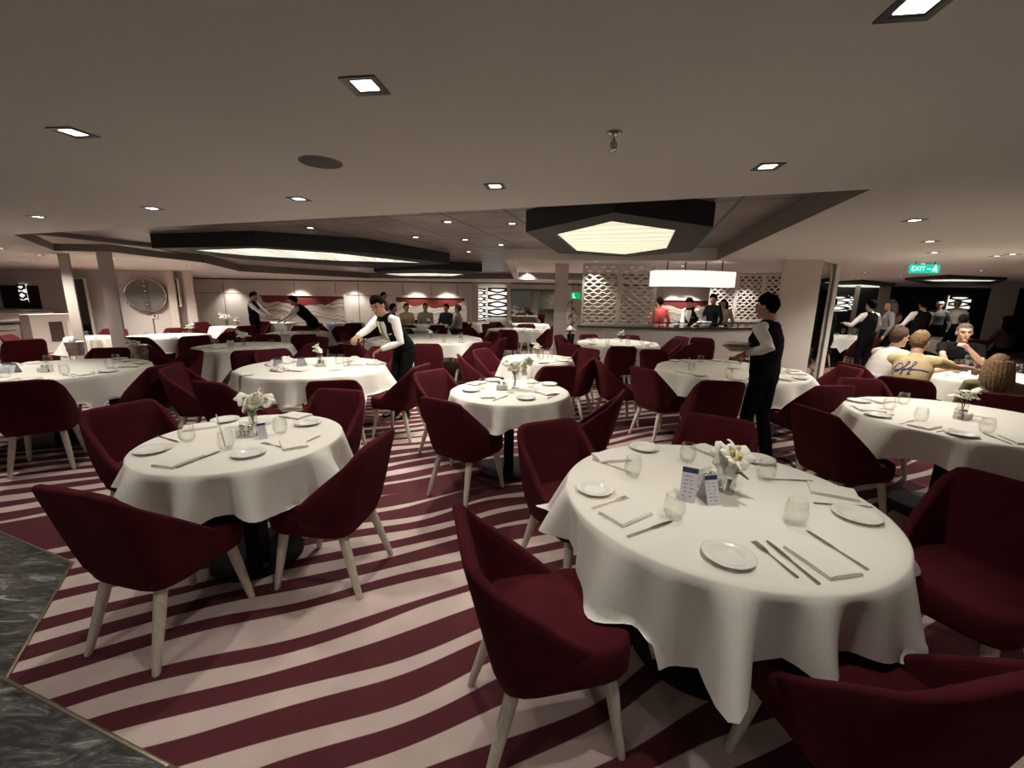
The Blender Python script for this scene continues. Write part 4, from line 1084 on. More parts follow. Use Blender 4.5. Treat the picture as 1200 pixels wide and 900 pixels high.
chairs('sec', [('at', .45, 4.92, 104), ('at', .80, 5.45, 150), ('at', -.22, 6.0, -30), ('at', -.40, 5.45, 15), ('at', .95, 6.2, -140)])
chairs('lat', [('at', 1.80, 7.05, 88), ('at', 1.12, 7.25, 55), ('at', 2.85, 7.45, 140), ('at', 1.2, 8.6, -30, 'far pillar-side edge'), ('at', 1.72, 8.74, -70), ('at', 2.40, 8.72, -110), ('at', 3.0, 8.3, -170)])
chairs('wide', [('at', -1.40, 6.98, 95), ('at', -.72, 7.25, 135), ('at', -2.55, 7.15, 60), ('at', -.45, 8.0, 165), ('at', -3.05, 8.25, 4), ('at', -2.4, 9.5, -60), ('at', -1.2, 9.6, -100), ('at', -.6, 9.1, -140)])
chairs('mir2', [('at', -3.66, 5.82, 120), ('at', -3.42, 6.55, 175), ('at', -4.9, 6.05, 40), ('at', -4.5, 7.5, -80), ('at', -3.6, 7.3, -130)])
chairs('stew', [('at', -4.75, 8.1, 85), ('at', -4.1, 8.2, 120), ('at', -5.45, 8.8, 10), ('at', -3.7, 9.1, -175), ('at', -5.0, 9.9, -70), ('at', -4.2, 9.9, -105)])
chairs('flow', [('at', -7.3, 9.9, 75), ('at', -6.5, 10.1, 140), ('at', -7.8, 10.8, -15), ('at', -6.9, 11.3, -95)])
chairs('oval', [('at', -6.35, 7.24, 103), ('at', -5.80, 7.52, 140), ('at', -7.05, 8.75, -60), ('at', -6.2, 8.85, -115), ('at', -5.85, 8.2, 180)])
chairs('twin', [('at', -8.0, 8.25, -70)])
chairs('zeb', [('at', -.1, 10.2, 85), ('at', .74, 10.72, 140), ('at', -.8, 10.7, 25), ('at', .3, 12.0, -100), ('at', -.55, 11.9, -55)])
chairs('blue', [('at', -5.3, 11.7, 75), ('at', -4.5, 11.75, 120), ('at', -5.8, 12.6, -5), ('at', -4.2, 12.5, 180)])
chairs('dgrp', [('at', -2.75, 11.4, 85), ('at', -2.15, 11.45, 120), ('at', -3.45, 12.1, 10), ('at', -1.52, 12.35, 178), ('at', -2.9, 13.2, -70), ('at', -2.1, 13.2, -110)])
chairs('pre', [('at', -2.75, 9.85, 80), ('at', -1.95, 10.3, 155), ('at', -3.3, 10.4, 10)])
chairs('past', [('at', 8.15, 9.8, 80), ('at', 8.95, 10.05, 130), ('at', 7.6, 10.4, 20), ('at', 9.25, 10.9, 180)])
chairs('z2', [('at', .45, 12.75, 85), ('at', 1.2, 13.1, 135), ('at', -.2, 13.3, 25)])
chairs('z3', [('at', -1.5, 13.1, 75), ('at', -.75, 13.3, 130), ('at', -1.95, 13.9, 0)])
chairs('guest', [('at', 10.3, 9.5, 80), ('at', 11.3, 9.85, 135)])
# chairs of the seated family (occupied) and loose chairs by the bar and the cabinet
chairs('kin', [('at', 4.52, 5.2, 4), ('at', 4.24, 4.40, 40), ('at', 4.38, 3.72, 52, 'near mirror side, girl-occupied corner,'), ('at', 6.28, 5.86, 222), ('at', 6.6, 4.7, 170)])
for i, (cx, cy, f, lab) in enumerate(((4.05, 8.9, 60, 'burgundy chair close under the bar wall, turned towards the counter'), (3.3, 8.75, 200, 'burgundy chair under the bar wall beside the lattice screen table'),
        (4.6, 8.2, 170, 'burgundy chair standing loose between the bar wall and the big pillar'), (5.3, 8.7, 120, 'burgundy chair pushed against the bar wall next to the big pillar'),
        (-8.3, 7.2, 30, 'burgundy chair facing the drawer cabinet with its wing turned out'), (-7.75, 6.55, 150, 'burgundy chair beside the ice bucket at the outer twin pillar'), (-8.9, 6.75, 85, 'burgundy chair with only its low back showing before the cabinet drawers'))):
    chair(cx, cy, f, uniq(lab), 'loose burgundy chairs')

# the hanging cloths come to rest on the seats pushed in under them
for o in CLOTHS:
    cx, cy, cz = o.location
    near = [(x, y, rz) for x, y, rz in CHAIR_AT if (x - cx) ** 2 + (y - cy) ** 2 < 1.9 ** 2]
    for v in o.data.vertices:
        if v.co.z > -.03: continue
        for x, y, rz in near:
            wx, wy, wz = v.co.x + cx - x, v.co.y + cy - y, v.co.z + cz; c, s_ = cos(-rz), sin(-rz)
            lx, ly = wx * c - wy * s_, wx * s_ + wy * c
            if abs(lx) > .285 or ly < -.36 or ly > .285: continue
            if wz < .50: wz = .497 + .012 * (.50 - wz)
            tilt = max(0, wz - .45) * .25
            tt = min(1, max(0, (ly + .233) / .38)); zw = .445 + .372 * (1 - tt) ** 1.22
            if wz < zw + .012 and ly < .12: lx = max(-.178, min(.178, lx)) if abs(lx) < .235 else (.285 if lx > 0 else -.285)
            if ly < -.175 - tilt and wz < .66: ly = -.165 - tilt
            c, s_ = cos(rz), sin(rz)
            v.co.x = lx * c - ly * s_ + x - cx; v.co.y = lx * s_ + ly * c + y - cy; v.co.z = wz - cz
# ---------------------------------------------------------------- tableware on the front tables
G1 = lambda x, y: px(x, y, TC)
def wpx(kind, x, y, deg, label, cat, key, sc=1.0):
    p = G1(x, y); return ware(kind, p[0], p[1], radians(deg), label, cat, '%ss on %s' % (cat, D[key]), sc=sc)
def wline(kind, x0, y0, x1, y1, label, cat, key):
    a = G1(x0, y0); b = G1(x1, y1); return ware(kind, (a[0] + b[0]) / 2, (a[1] + b[1]) / 2, atan2(b[1] - a[1], b[0] - a[0]) - pi / 2, label, cat, '%s on %s' % (cat, D[key]))
F_ = D['front']
wpx('side_plate', 853, 654, 0, 'white side plate on the near edge of %s, beside the fork' % F_, 'plate', 'front')
wpx('side_plate', 697, 575, 0, 'white side plate on the mirror side of %s' % F_, 'plate', 'front')
wpx('side_plate', 1003, 606, 0, 'white side plate on the EXIT-sign side of %s' % F_, 'plate', 'front')
wpx('side_plate', 755, 526, 0, 'white side plate on the far mirror side of %s' % F_, 'plate', 'front')
wpx('side_plate', 888, 540, 0, 'white side plate behind the orchid on %s' % F_, 'plate', 'front')
wpx('napkin', 962, 658, 12, 'folded white napkin between fork and long knife on %s' % F_, 'napkin', 'front')
wpx('napkin', 733, 603, -55, 'folded white napkin between the two cutlery pieces, mirror side of %s' % F_, 'napkin', 'front')
wpx('napkin', 975, 577, 62, 'folded white napkin behind the EXIT-sign side plate on %s' % F_, 'napkin', 'front')
wpx('napkin', 716, 537, -78, 'folded white napkin beside the far mirror side plate on %s' % F_, 'napkin', 'front')
wpx('napkin', 832, 529, 25, 'folded white napkin right behind the menu cards on %s' % F_, 'napkin', 'front')
wline('table_fork', 936, 679, 882, 634, 'steel fork pointing inward beside the near plate on %s' % F_, 'fork', 'front')
wline('table_knife', 1016, 668, 946, 623, 'long steel knife beside the near napkin on %s' % F_, 'knife', 'front')
wline('table_knife', 951, 678, 905, 640, 'steel knife tucked against the near napkin edge on %s' % F_, 'knife', 'front')
wline('table_knife', 737, 629, 786, 612, 'steel knife with bright handle on the mirror side of %s' % F_, 'knife', 'front')
wline('table_fork', 692, 597, 737, 582, 'steel fork between plate and napkin, mirror side of %s' % F_, 'fork', 'front')
wline('table_knife', 693, 538, 741, 555, 'steel knife beside the far mirror side napkin on %s' % F_, 'knife', 'front')
wline('table_knife', 965, 591, 1011, 594, 'steel knife along the napkin behind the EXIT-sign side plate, %s' % F_, 'knife', 'front')
wline('table_knife', 912, 562.5, 934, 563.5, 'dark steel knife poking out beside the outer glass on %s' % F_, 'knife', 'front')
wpx('tumbler', 789, 607, 0, 'clear stemless glass in front of the menu cards on %s' % F_, 'glass', 'front')
wpx('tumbler', 741, 558, 0, 'clear stemless glass beside the far mirror side napkin on %s' % F_, 'glass', 'front')
wpx('tumbler', 931, 614, 0, 'clear stemless glass in the open middle of %s, above the long knife' % F_, 'glass', 'front')
wpx('tumbler', 897, 562, 0, 'clear stemless glass next to the orchid on %s' % F_, 'glass', 'front')
wpx('tumbler', 805, 541, 0, 'clear stemless glass behind the menu cards on %s' % F_, 'glass', 'front')
p = G1(853, 578); orchid(p[0], p[1], 'drooping white orchid in a small glass vase on the big front table', 3, 9, .165, .055, (.026, .085), leaves=1, bs=1.6, lean=(-.005, .0))
p = G1(830, 571); caddy(p[0], p[1], radians(32), 'clear condiment stand with salt and pepper beside the front table orchid')
p = G1(806, 583); tent_card(p[0], p[1], radians(-28), 'lilac menu card with dark band, leaning away, on the big front table', seed=2)
p = G1(829, 587); tent_card(p[0], p[1], radians(12), 'lilac menu card with navy band beside the orchid on the big front table', .115, .058, seed=3)
N_ = D['num']
wpx('side_plate', 179, 529, 0, 'white side plate on the mirror side of %s' % N_, 'plate', 'num')
wpx('side_plate', 291, 533, 0, 'white side plate on the near side of %s' % N_, 'plate', 'num')
wpx('side_plate', 361, 497, 0, 'white side plate on the EXIT-sign side of %s' % N_, 'plate', 'num')
wpx('side_plate', 264, 493.5, 0, 'white side plate behind the straw glass on %s' % N_, 'plate', 'num')
wpx('napkin', 210, 541, -12, 'folded white napkin on the near mirror side of %s' % N_, 'napkin', 'num')
wpx('napkin', 344, 521, 35, 'folded white napkin on the near EXIT-sign side of %s' % N_, 'napkin', 'num')
wpx('napkin', 235, 501, -55, 'folded white napkin on the far mirror side of %s' % N_, 'napkin', 'num')
wpx('napkin', 347, 488, 70, 'folded white napkin on the far side of %s' % N_, 'napkin', 'num')
wline('table_knife', 212, 547, 254, 531, 'dark steel knife along the near mirror side napkin on %s' % N_, 'knife', 'num')
wline('table_fork', 336, 526, 306, 519, 'steel fork next to the near EXIT-sign side napkin on %s' % N_, 'fork', 'num')
wline('table_knife', 184, 511, 210, 519, 'dark steel knife beside the mirror side glass on %s' % N_, 'knife', 'num')
wline('table_knife', 345, 525, 373, 512, 'steel knife along the near EXIT-sign side napkin on %s' % N_, 'knife', 'num')
wpx('tumbler', 220, 517, 0, 'clear stemless glass on the mirror side of %s' % N_, 'glass', 'num')
g = wpx('tumbler', 266, 526, 0, 'clear stemless glass holding a straw on %s' % N_, 'glass', 'num')
q = Vector(g.location); bm = newbm(); tube(bm, [(-.010, .004, .010), (-.030, -.006, .19)], [.003, .003], 8); s = obj('drinking_straw', bm, STRAW); s.location = q; tag(s, 'thin white straw standing in the glass on the table numbered 327', 'straw')
wpx('tumbler', 329, 508, 0, 'clear stemless glass next to the small triangular card on %s' % N_, 'glass', 'num')
p = G1(290, 511); caddy(p[0], p[1], radians(8), 'clear condiment stand carrying the number 327 with salt and pepper', '327')
p = G1(297, 499); orchid(p[0], p[1], 'white orchid in a glass vase behind the number 327 stand', 11, 8, .19, .045, (.024, .09), leaves=3, bs=1.35, lean=(.02, 0))
p = G1(307, 512.5); tent_card(p[0], p[1], radians(40), 'small pale triangular card beside the number 327 stand', .085, .045, seed=5)
M_ = D['mid']
wpx('side_plate', 552, 458, 0, 'white side plate on the mirror side of %s' % M_, 'plate', 'mid')
wpx('side_plate', 616, 467.5, 0, 'white side plate on the near side of %s' % M_, 'plate', 'mid')
wpx('side_plate', 643, 451, 0, 'white side plate on the EXIT-sign side of %s' % M_, 'plate', 'mid')
wpx('side_plate', 578, 446.5, 0, 'white side plate on the far side of %s' % M_, 'plate', 'mid')
wpx('napkin', 571, 464.5, 10, 'folded white napkin on the near mirror side of %s' % M_, 'napkin', 'mid')
wpx('napkin', 640, 461, 35, 'folded white napkin on the near EXIT-sign side of %s' % M_, 'napkin', 'mid')
wpx('napkin', 558, 450, -40, 'folded white napkin on the far mirror side of %s' % M_, 'napkin', 'mid')
wpx('napkin', 622, 448, 15, 'folded white napkin on the far side of %s' % M_, 'napkin', 'mid')
wline('table_knife', 578, 470, 595, 464, 'steel knife along the near mirror side napkin on %s' % M_, 'knife', 'mid')
wline('table_knife', 640, 468, 657, 461, 'steel knife along the near EXIT-sign side napkin on %s' % M_, 'knife', 'mid')
for x, y, lab in ((566, 456, 'mirror side'), (622, 454, 'EXIT-sign side'), (598, 460.5, 'near side')): wpx('tumbler', x, y, 0, 'clear stemless glass on the %s of %s' % (lab, M_), 'glass', 'mid')
p = G1(604, 455); orchid(p[0], p[1], 'white orchid sprays in a square glass vase on the pedestal table', 22, 8, .23, .085, (.036, .13), leaves=1, bs=1.55, square=True)
p = G1(588, 456.5); caddy(p[0], p[1], radians(5), 'condiment stand beside the square vase on the pedestal table')
# settings on the tables further back
for k, angs, kw in (('wt', (205, 250, 295, 340, 60, 110), {}), ('cab', (245, 290, 335, 20, 70, 150), {}), ('fam', (110, 160, 205, 250, 300), {}),
                    ('sec', (200, 250, 300, 340), dict(fork=False)), ('lat', (200, 245, 290, 335, 60, 115), dict(fork=False, knife=False)), ('wide', (200, 225, 265, 310, 340, 45, 90, 135), dict(fork=False, knife=False)),
                    ('mir2', (200, 290, 20), dict(fork=False, knife=False)), ('stew', (200, 250, 315, 0, 45), dict(fork=False, knife=False)), ('oval', (200, 250, 315, 0), dict(fork=False, knife=False)),
                    ('zeb', (225, 270, 315), dict(fork=False, knife=False)), ('blue', (200, 250, 315, 0), dict(fork=False, knife=False, nap=False)), ('dgrp', (200, 250, 315, 0), dict(fork=False, knife=False)),
                    ('pre', (200, 290, 20), dict(fork=False, knife=False)), ('past', (180, 225, 270, 315, 0), dict(fork=False, knife=False, wine=True)), ('kin', (150, 200, 250, 60, 105), dict(fork=False, wine=True)), ('guest', (200, 250, 315), dict(fork=False, knife=False)),
                    ('twin', (225, 315), dict(fork=False, knife=False, nap=False))):
    for a_ in angs: setting(k, a_, **kw)
def center(key, dx=0, dy=0): x, y, R, d = TABLES[key]; return x + dx, y + dy
for k, lab, sc, dx, dy in (('wt', "white orchid vase in front of the plate-carrying waiter", 1.0, .22, -.05), ('half', 'white orchid vase in the middle of the half-cleared table', 1.2, .0, .15), ('fam', 'white orchid spray in a vase on the table next to the family', 1.05, .1, .1),
                       ('sec', 'white flower spray on the small table before the bar wall', 1.15, 0, .05), ('lat', 'white flower spray on the table below the lattice screen', 1.1, .1, .1), ('wide', 'low white flower spray in the middle of the wide banquet table', .9, .1, 0),
                       ('mir2', 'white flower spray on the table behind the half-cleared one', 1.2, 0, 0), ('oval', 'white flower spray on the table under the oval mirror', 1.1, .25, .2),
                       ('zeb', 'white flower spray on the table before the zebra panel', 1.2, -.1, .1), ('dgrp', "white flower spray on the far dining group's table", 1.0, .1, 0)):
    x, y = center(k, dx, dy); small_flowers(x, y, lab, sc, rz=dx * 5 + dy * 9)
x, y = center('flow'); small_flowers(x - .12, y, 'large white flower heap on the far table, mirror side bunch', 1.7); small_flowers(x + .2, y - .05, 'smaller white flower bunch on the flower-heaped far table', 1.2, rz=2)
x, y = center('half', -.32, -.18); tent_card(x, y, radians(15), 'standing menu card in front of the napkin heap on the half-cleared table', .12, .09, seed=7)
x, y = center('half', -.16, .02); tent_card(x, y, radians(-8), 'standing menu card beside the orchid vase on the half-cleared table', .10, .085, seed=8)
x, y = center('half', .08, .0); caddy(x, y, .1, 'condiment stand beside the orchid vase on the half-cleared table')
x, y = center('cab', -.15, -.25); tent_card(x, y, radians(5), 'grey standing menu card on the table before the drawer cabinet', .10, .13, seed=9)
x, y = center('cab', .12, -.18); caddy(x, y, .1, 'condiment stand on the table before the drawer cabinet')
x, y = center('fam', -.02, -.02); caddy(x, y, .3, 'clear condiment stand in front of the orchid on the table next to the family')
x, y = center('mir2', -.15, -.1); tent_card(x, y, .1, 'standing menu card on the table behind the half-cleared one', .11, .09, seed=10)
for k, (dx, dy, rz, sc) in enumerate(((-.45, .22, .3, 1.1), (.30, .42, 1.2, .9), (-.22, -.30, 2.2, 1.0), (.45, .18, 2.9, .8), (-.50, .05, 1.9, .9))):
    x, y = center('half', dx, dy)
    ware('crumpled_napkin', x, y, rz, ['crumpled white napkin heap at the far mirror side of the half-cleared table', 'crumpled white napkin near the waiter on the half-cleared table', 'crumpled white napkin at the near edge of the half-cleared table',
         "crumpled white napkin under the reaching waiter's hand", 'crumpled white napkin on the mirror edge of the half-cleared table'][k], 'napkin', 'crumpled napkins', sc=sc)
for k, (dx, dy, lab) in enumerate(((.35, .05, 'clear stemless glass near the waiter on the half-cleared table'), (.2, .2, 'clear stemless glass behind the napkins on the half-cleared table'))):
    x, y = center('half', dx, dy); ware('tumbler', x, y, 0, lab, 'glass', 'glasses on the half-cleared table')
x, y = center('half', .32, -.18); ware('napkin', x, y, .4, 'flat folded napkin at the near EXIT-sign side of the half-cleared table', 'napkin', 'napkins on the half-cleared table')
x, y = center('half', -.05, -.28); ware('napkin', x, y, 1.3, 'flat napkin in the near middle of the half-cleared table', 'napkin', 'napkins on the half-cleared table', sc=1.3)
x, y = center('mir2', -.2, -.35); ware('crumpled_napkin', x, y, .5, 'crumpled white napkin on the table behind the half-cleared one', 'napkin', 'crumpled napkins')
# bigger stacked cloth draped over the near edge of the half-cleared table
x, y = center('half', -.52, -.56); bm = newbm(); rows = []
for j in range(9):
    t = j / 8; rows.append([(-.16 + .32 * i / 12 + .01 * sin(3 * t + i), .10 - .14 * min(1, t * 1.8) - .02 * sin(i * 1.1) * t, .012 + .006 * sin(i * .9 + 2 * t) - (.26 * max(0, t - .5) * 2) ) for i in range(13)])
bm_v = [[bm.verts.new(p) for p in r_] for r_ in rows]; bm_l = [[bm.verts.new((v.co.x, v.co.y + .004, v.co.z - .003)) for v in r_] for r_ in bm_v]
for j in range(8):
    for i in range(12):
        bm.faces.new((bm_v[j][i], bm_v[j][i + 1], bm_v[j + 1][i + 1], bm_v[j + 1][i])); bm.faces.new((bm_l[j][i], bm_l[j + 1][i], bm_l[j + 1][i + 1], bm_l[j][i + 1]))
o = obj('draped_napkin', bm, NAPKIN); o.location = (x, y, TC + .004); o.rotation_euler = (0, 0, radians(-45)); tag(o, 'white napkin draped over the near mirror edge of the half-cleared table', 'napkin')

# ---------------------------------------------------------------- service table with hanging cloth
p = gz(324, 378, .78)
r = empty('service_table', 'rectangular white-draped service table beside the standing steward', 'table', (p.x, p.y, 0))
bm = newbm(); box(bm, -.44, -.28, .74, .44, .28, .776); obj('tabletop', bm, CABW, r, False)
for sx in (-1, 1):
    for sy in (-1, 1): bm = newbm(); box(bm, sx * .40 - .02, sy * .24 - .02, 0, sx * .40 + .02, sy * .24 + .02, .74); obj('leg', bm, BLACKMET, r, False)
bm = newbm(); rings = []
for z, k in ((.783, .9), (.783, 1.0), (.775, 1.012), (.6, 1.02), (.35, 1.03), (.12, 1.035)):
    ring = []
    for i in range(80):
        a = 2 * pi * i / 80; c, s_ = cos(a), sin(a); q = (abs(c) ** 12 + abs(s_) ** 12) ** (-1 / 12); w = 1 + (.012 * sin(i * 1.9) if z < .7 else 0)
        ring.append((.445 * q * c * k * w, .285 * q * s_ * k * w, z))
    rings.append(ring)
loft(bm, rings, True, True, False); o = obj('tablecloth', bm, CLOTH); o.location = (p.x, p.y, 0); tag(o, 'white linen cloth falling to the floor over the service table', 'tablecloth')
small_flowers(p.x + .12, p.y, 'white flower spray on the draped service table', 1.1, z=.785)

# ---------------------------------------------------------------- drawer cabinet and counter by the dark recess
c0 = gz(52, 376, .95); c1 = gz(-45, 379.5, .95)
dx = c1 - c0; dx.z = 0; w = dx.length; rz = atan2(dx.y, dx.x) + pi
r = empty('drawer_cabinet', 'cream drawer cabinet with dark stone counter below the black recess', 'cabinet', (c0.x, c0.y, 0), rz)
# local: x from -w .. 0 along the front, y = depth away
bm = newbm(); box(bm, -w, .02, .06, 0, .6, .90); obj('body', bm, CABW, r, False)
bm = newbm(); box(bm, -w - .02, -.02, .901, .02, .62, .95, bev=.006); obj('worktop', bm, COUNT, r, False)
bm = newbm(); box(bm, -w + .02, .05, 0, -.02, .55, .06); obj('plinth', bm, BLACKMET, r, False)
nx = 3; uw = w / nx
for i in range(nx):
    for j, (z0, z1) in enumerate(((.70, .885), (.50, .69), (.08, .49))):
        bm = newbm(); box(bm, -w + i * uw + .012, -.002, z0, -w + (i + 1) * uw - .012, .019, z1, bev=.003); dr = obj('drawer' if j < 2 else 'door', bm, CABW, r, False)
        cx = -w + (i + .5) * uw; hw_ = uw * .28; zc = (z0 + z1) / 2 + (.0 if j < 2 else .12)
        bm = newbm(); tube(bm, [(cx - hw_, -.003, zc), (cx - hw_, -.035, zc), (cx + hw_, -.035, zc), (cx + hw_, -.003, zc)], [.006] * 4, 6); obj('handle', bm, BLACKMET, dr)
# upright back shelf behind the counter
b0 = gz(75, 363.5, 1.14); b1 = gz(-60, 366.5, 1.14)
bm = newbm(); d_ = (b1 - b0).normalized(); n_ = Vector((d_.y, -d_.x, 0))
if n_.y < 0: n_ = -n_
b0 = b0 + n_ * .22; b1 = b1 + n_ * .22
prism(bm, [(v.x, v.y) for v in (b0, b1, b1 + n_ * .35, b0 + n_ * .35)], 1.10, 1.14); bmesh.ops.recalc_face_normals(bm, faces=bm.faces)
sh = tag(obj('raised_shelf', bm, COUNT, smooth=False), 'long dark raised shelf ledge behind the drawer cabinet', 'shelf')
bm = newbm(); f0, f1 = b0 + n_ * .1, b1 + n_ * .1; prism(bm, [(v.x, v.y) for v in (f0, f1, f1 + n_ * .15, f0 + n_ * .15)], 0, 1.099); bmesh.ops.recalc_face_normals(bm, faces=bm.faces); obj('support_panel', bm, CABW, sh, False)
p = gz(28, 373.5, .951); bm = newbm(); rnd = random.Random(3)
bb = crumple_bm(6); o = obj('crumpled_napkin', bb, NAPKIN); o.location = p + Vector((0, .25, .002)); o.scale = (1.6, 1.3, 1.6); tag(o, 'crumpled white cloth lying on the drawer cabinet counter', 'napkin')
# narrow wall cabinet with a dark slot between cabinet and pillar
c2 = gz(86, 372, 1.0); q = gy(70, 395, 8.6)
bm = newbm(); box(bm, -.40, 0, 0, .34, .3, 1.10, bev=.006); wc = obj('waiter_station', bm, CABW, smooth=False); wc.location = (q.x, q.y, 0); wc.rotation_euler = (0, 0, rz); tag(wc, 'narrow cream waiter station with a dark slot next to the outer twin pillar', 'cabinet')
bm = newbm(); box(bm, -.13, -.012, .55, .08, -.001, .95); obj('slot', bm, mat('slot_brown', (.05, .02, .018), .5), wc, False)
bm = newbm(); box(bm, .15, -.012, .1, .30, -.001, .96); obj('door', bm, WALLP, wc, False)

# ---------------------------------------------------------------- ice buckets on stands
def ice_bucket(p, label, flowers):
    r = empty('ice_bucket_stand', uniq(label), 'ice bucket', (p.x, p.y, 0))
    bm = newbm(); lathe(bm, [(.001, .60), (.075, .60), (.085, .615), (.115, .80), (.125, .808), (.118, .812), (.108, .80), (.08, .63), (.001, .625)], 28); bk = obj('bucket', bm, BUCKET, r)
    for s in (-1, 1): bm = newbm(); tube(bm, [(s * .112, 0, .74), (s * .14, 0, .735), (s * .14, 0, .70), (s * .108, 0, .695)], [.007] * 4, 8); obj('handle', bm, CHROME, bk)
    bm = newbm(); tube(bm, [(.10 * cos(2 * pi * i / 20), .10 * sin(2 * pi * i / 20), .69) for i in range(21)], [.006] * 21, 6, round_ends=False); obj('ring', bm, CHROME, r)
    for k in range(3):
        a = 2 * pi * k / 3 + .4; bm = newbm(); tube(bm, [(.102 * cos(a), .102 * sin(a), .69), (.07 * cos(a), .07 * sin(a), .35), (.17 * cos(a), .17 * sin(a), 0)], [.007] * 3, 8); obj('leg', bm, CHROME, r)
    return r
p = gz(86, 396, .80); p = Vector((p.x * 6.35 / p.y, 6.35, .8)); ice_bucket(p, 'steel ice bucket on a stand at the foot of the outer twin pillar', 0)
for k, (dx_, dy_) in enumerate(((-.05, .03), (.05, -.02))): ware('wine_glass', p.x + dx_, p.y + dy_, 0, 'upturned clear glass in the ice bucket, %s' % ('pillar side' if k else 'cabinet side'), 'glass', 'glasses in the ice bucket', z=.66)
p = gz(160, 397, .80); p = Vector((p.x * 6.1 / p.y, 6.1, .8)); ice_bucket(p, 'steel ice bucket on a stand beside the inner twin pillar', 1)
small_flowers(p.x - .03, p.y - .02, 'white flowers rising from the ice bucket at the inner twin pillar', 1.25, z=.64)
# dish stand with white cloth near the slim pillar
p = gz(668, 377, .92); p = Vector((p.x * 9.2 / p.y, 9.2, 0))
r = empty('pedestal_stand', 'slim black pedestal stand beside the slim pillar', 'stand', p)
bm = newbm(); lathe(bm, [(.12, .0), (.12, .012), (.02, .02), (.014, .05), (.014, .86), (.10, .872), (.10, .885)], 20, cap0=True, cap1=True); obj('stand', bm, BLACKMET, r)
o = obj('crumpled_napkin', crumple_bm(12), NAPKIN); o.location = (p.x, p.y, .888); o.scale = (.8, .8, 1.4); tag(o, 'bundle of white napkins on the slim pedestal stand', 'napkin')
# potted plant in the passage
p = gy(670.5, 372, 14.8); r = empty('potted_plant', 'dark leafy potted plant in the passage past the slim pillar', 'plant', (p.x - .02, 14.8, 0))
bm = newbm(); lathe(bm, [(.10, 0), (.14, .35), (.13, .36), (.11, .33)], 18, cap0=True, cap1=True); obj('pot', bm, BLACKMET, r)
rnd = random.Random(8)
bm = newbm(); tube(bm, [(0, 0, .33), (.02, 0, .8), (0, .02, 1.3)], [.015, .012, .006], 8); obj('stem', bm, STEMG, r)
for k in range(16):
    a = k * 2.4; z = .55 + .06 * k; d = Vector((cos(a), sin(a), 0)); obj('leaf', leaf_bm([Vector((0, 0, z)), d * .08 + Vector((0, 0, z + .08)), d * .17 + Vector((0, 0, z + .06)), d * .24 + Vector((0, 0, z - .03))], .045), LEAFG, r)
# things on the bar counter
rnd = random.Random(77)
for k, (x_, lab) in enumerate(((776, 'small white bowl on the bar counter next to the lattice screen'), (793, 'white bowl at the lit end of the bar counter'), (803, 'white cup in the middle of the bar counter'), (828, 'tall white dish standing before the bar staff'), (845, 'white bowl on the bar counter beyond the staff'))):
    p = gy(x_, 381.5, YB + .22); bm = newbm(); s_ = (.05, .09, .05, .10, .07)[k]; hh = (.04, .07, .08, .13, .04)[k]
    lathe(bm, [(.001, 0), (s_ * .5, 0), (s_, hh), (s_ * .95, hh), (s_ * .45, .006), (.001, .006)], 20); o = obj('bowl', bm, PORC); o.location = (p.x, p.y, .986); tag(o, lab, 'bowl', 'white dishes on the bar counter')
# ================================================================ people
def ik(S, T_, l1, l2, pole):
    d = T_ - S; L_ = d.length
    if L_ > (l1 + l2) * .995: d = d.normalized() * (l1 + l2) * .995; T_ = S + d; L_ = d.length
    L_ = max(L_, .12)
    a = (l1 * l1 - l2 * l2 + L_ * L_) / (2 * L_); h = sqrt(max(0, l1 * l1 - a * a)); u = d.normalized()
    p = pole - u * pole.dot(u)
    if p.length < 1e-4: p = u.orthogonal()
    return S + u * a + p.normalized() * h, T_
def hand(bm, W_, d, nrm, side_, curl=.5, fingers=True, k=1.0):
    """W_: wrist, d: direction of the hand, nrm: back of the hand; thumb on SIDE_ (unit vector)"""
    d = d.normalized(); nrm = (nrm - d * nrm.dot(d)).normalized(); s = d.cross(nrm); s = s if s.dot(side_) > 0 else -s
    palm = W_ + d * .085
    tube(bm, [W_ - d * .01, W_ + d * .03, W_ + d * .06, palm], [(.026, .020), (.036, .017), (.041, .016), (.040, .014)], 10, ref=s)
    if not fingers:
        tube(bm, [palm - d * .01, palm + d * .05 - nrm * .02 * curl * 2], [(.037, .012), (.028, .010)], 8, ref=s); 
    else:
        for i, (o, ln) in enumerate(((.031, .070), (.0105, .080), (-.0105, .074), (-.031, .058))):
            p = palm + s * o; dirn = d + s * o * 1.6; pts = [p - d * .02]; cu = 0
            q = p
            for j, f in enumerate((.45, .32, .23)):
                cu += curl * (.55, .75, .6)[j]; v = (dirn * cos(cu) - nrm * sin(cu)).normalized(); pts.append(q); q = q + v * ln * f
            pts.append(q); tube(bm, pts, [.0105, .0105, .0098, .0092, .0080], 8)
    t0 = W_ + d * .025 + s * .030; t1 = t0 + d * .030 + s * .028 - nrm * .008; t2 = t1 + d * .032 + s * .006 - nrm * .012 * (1 + curl)
    tube(bm, [t0 - s * .015, t0, t1, t2], [.014, .0145, .0115, .0095], 8)
NP = [0]
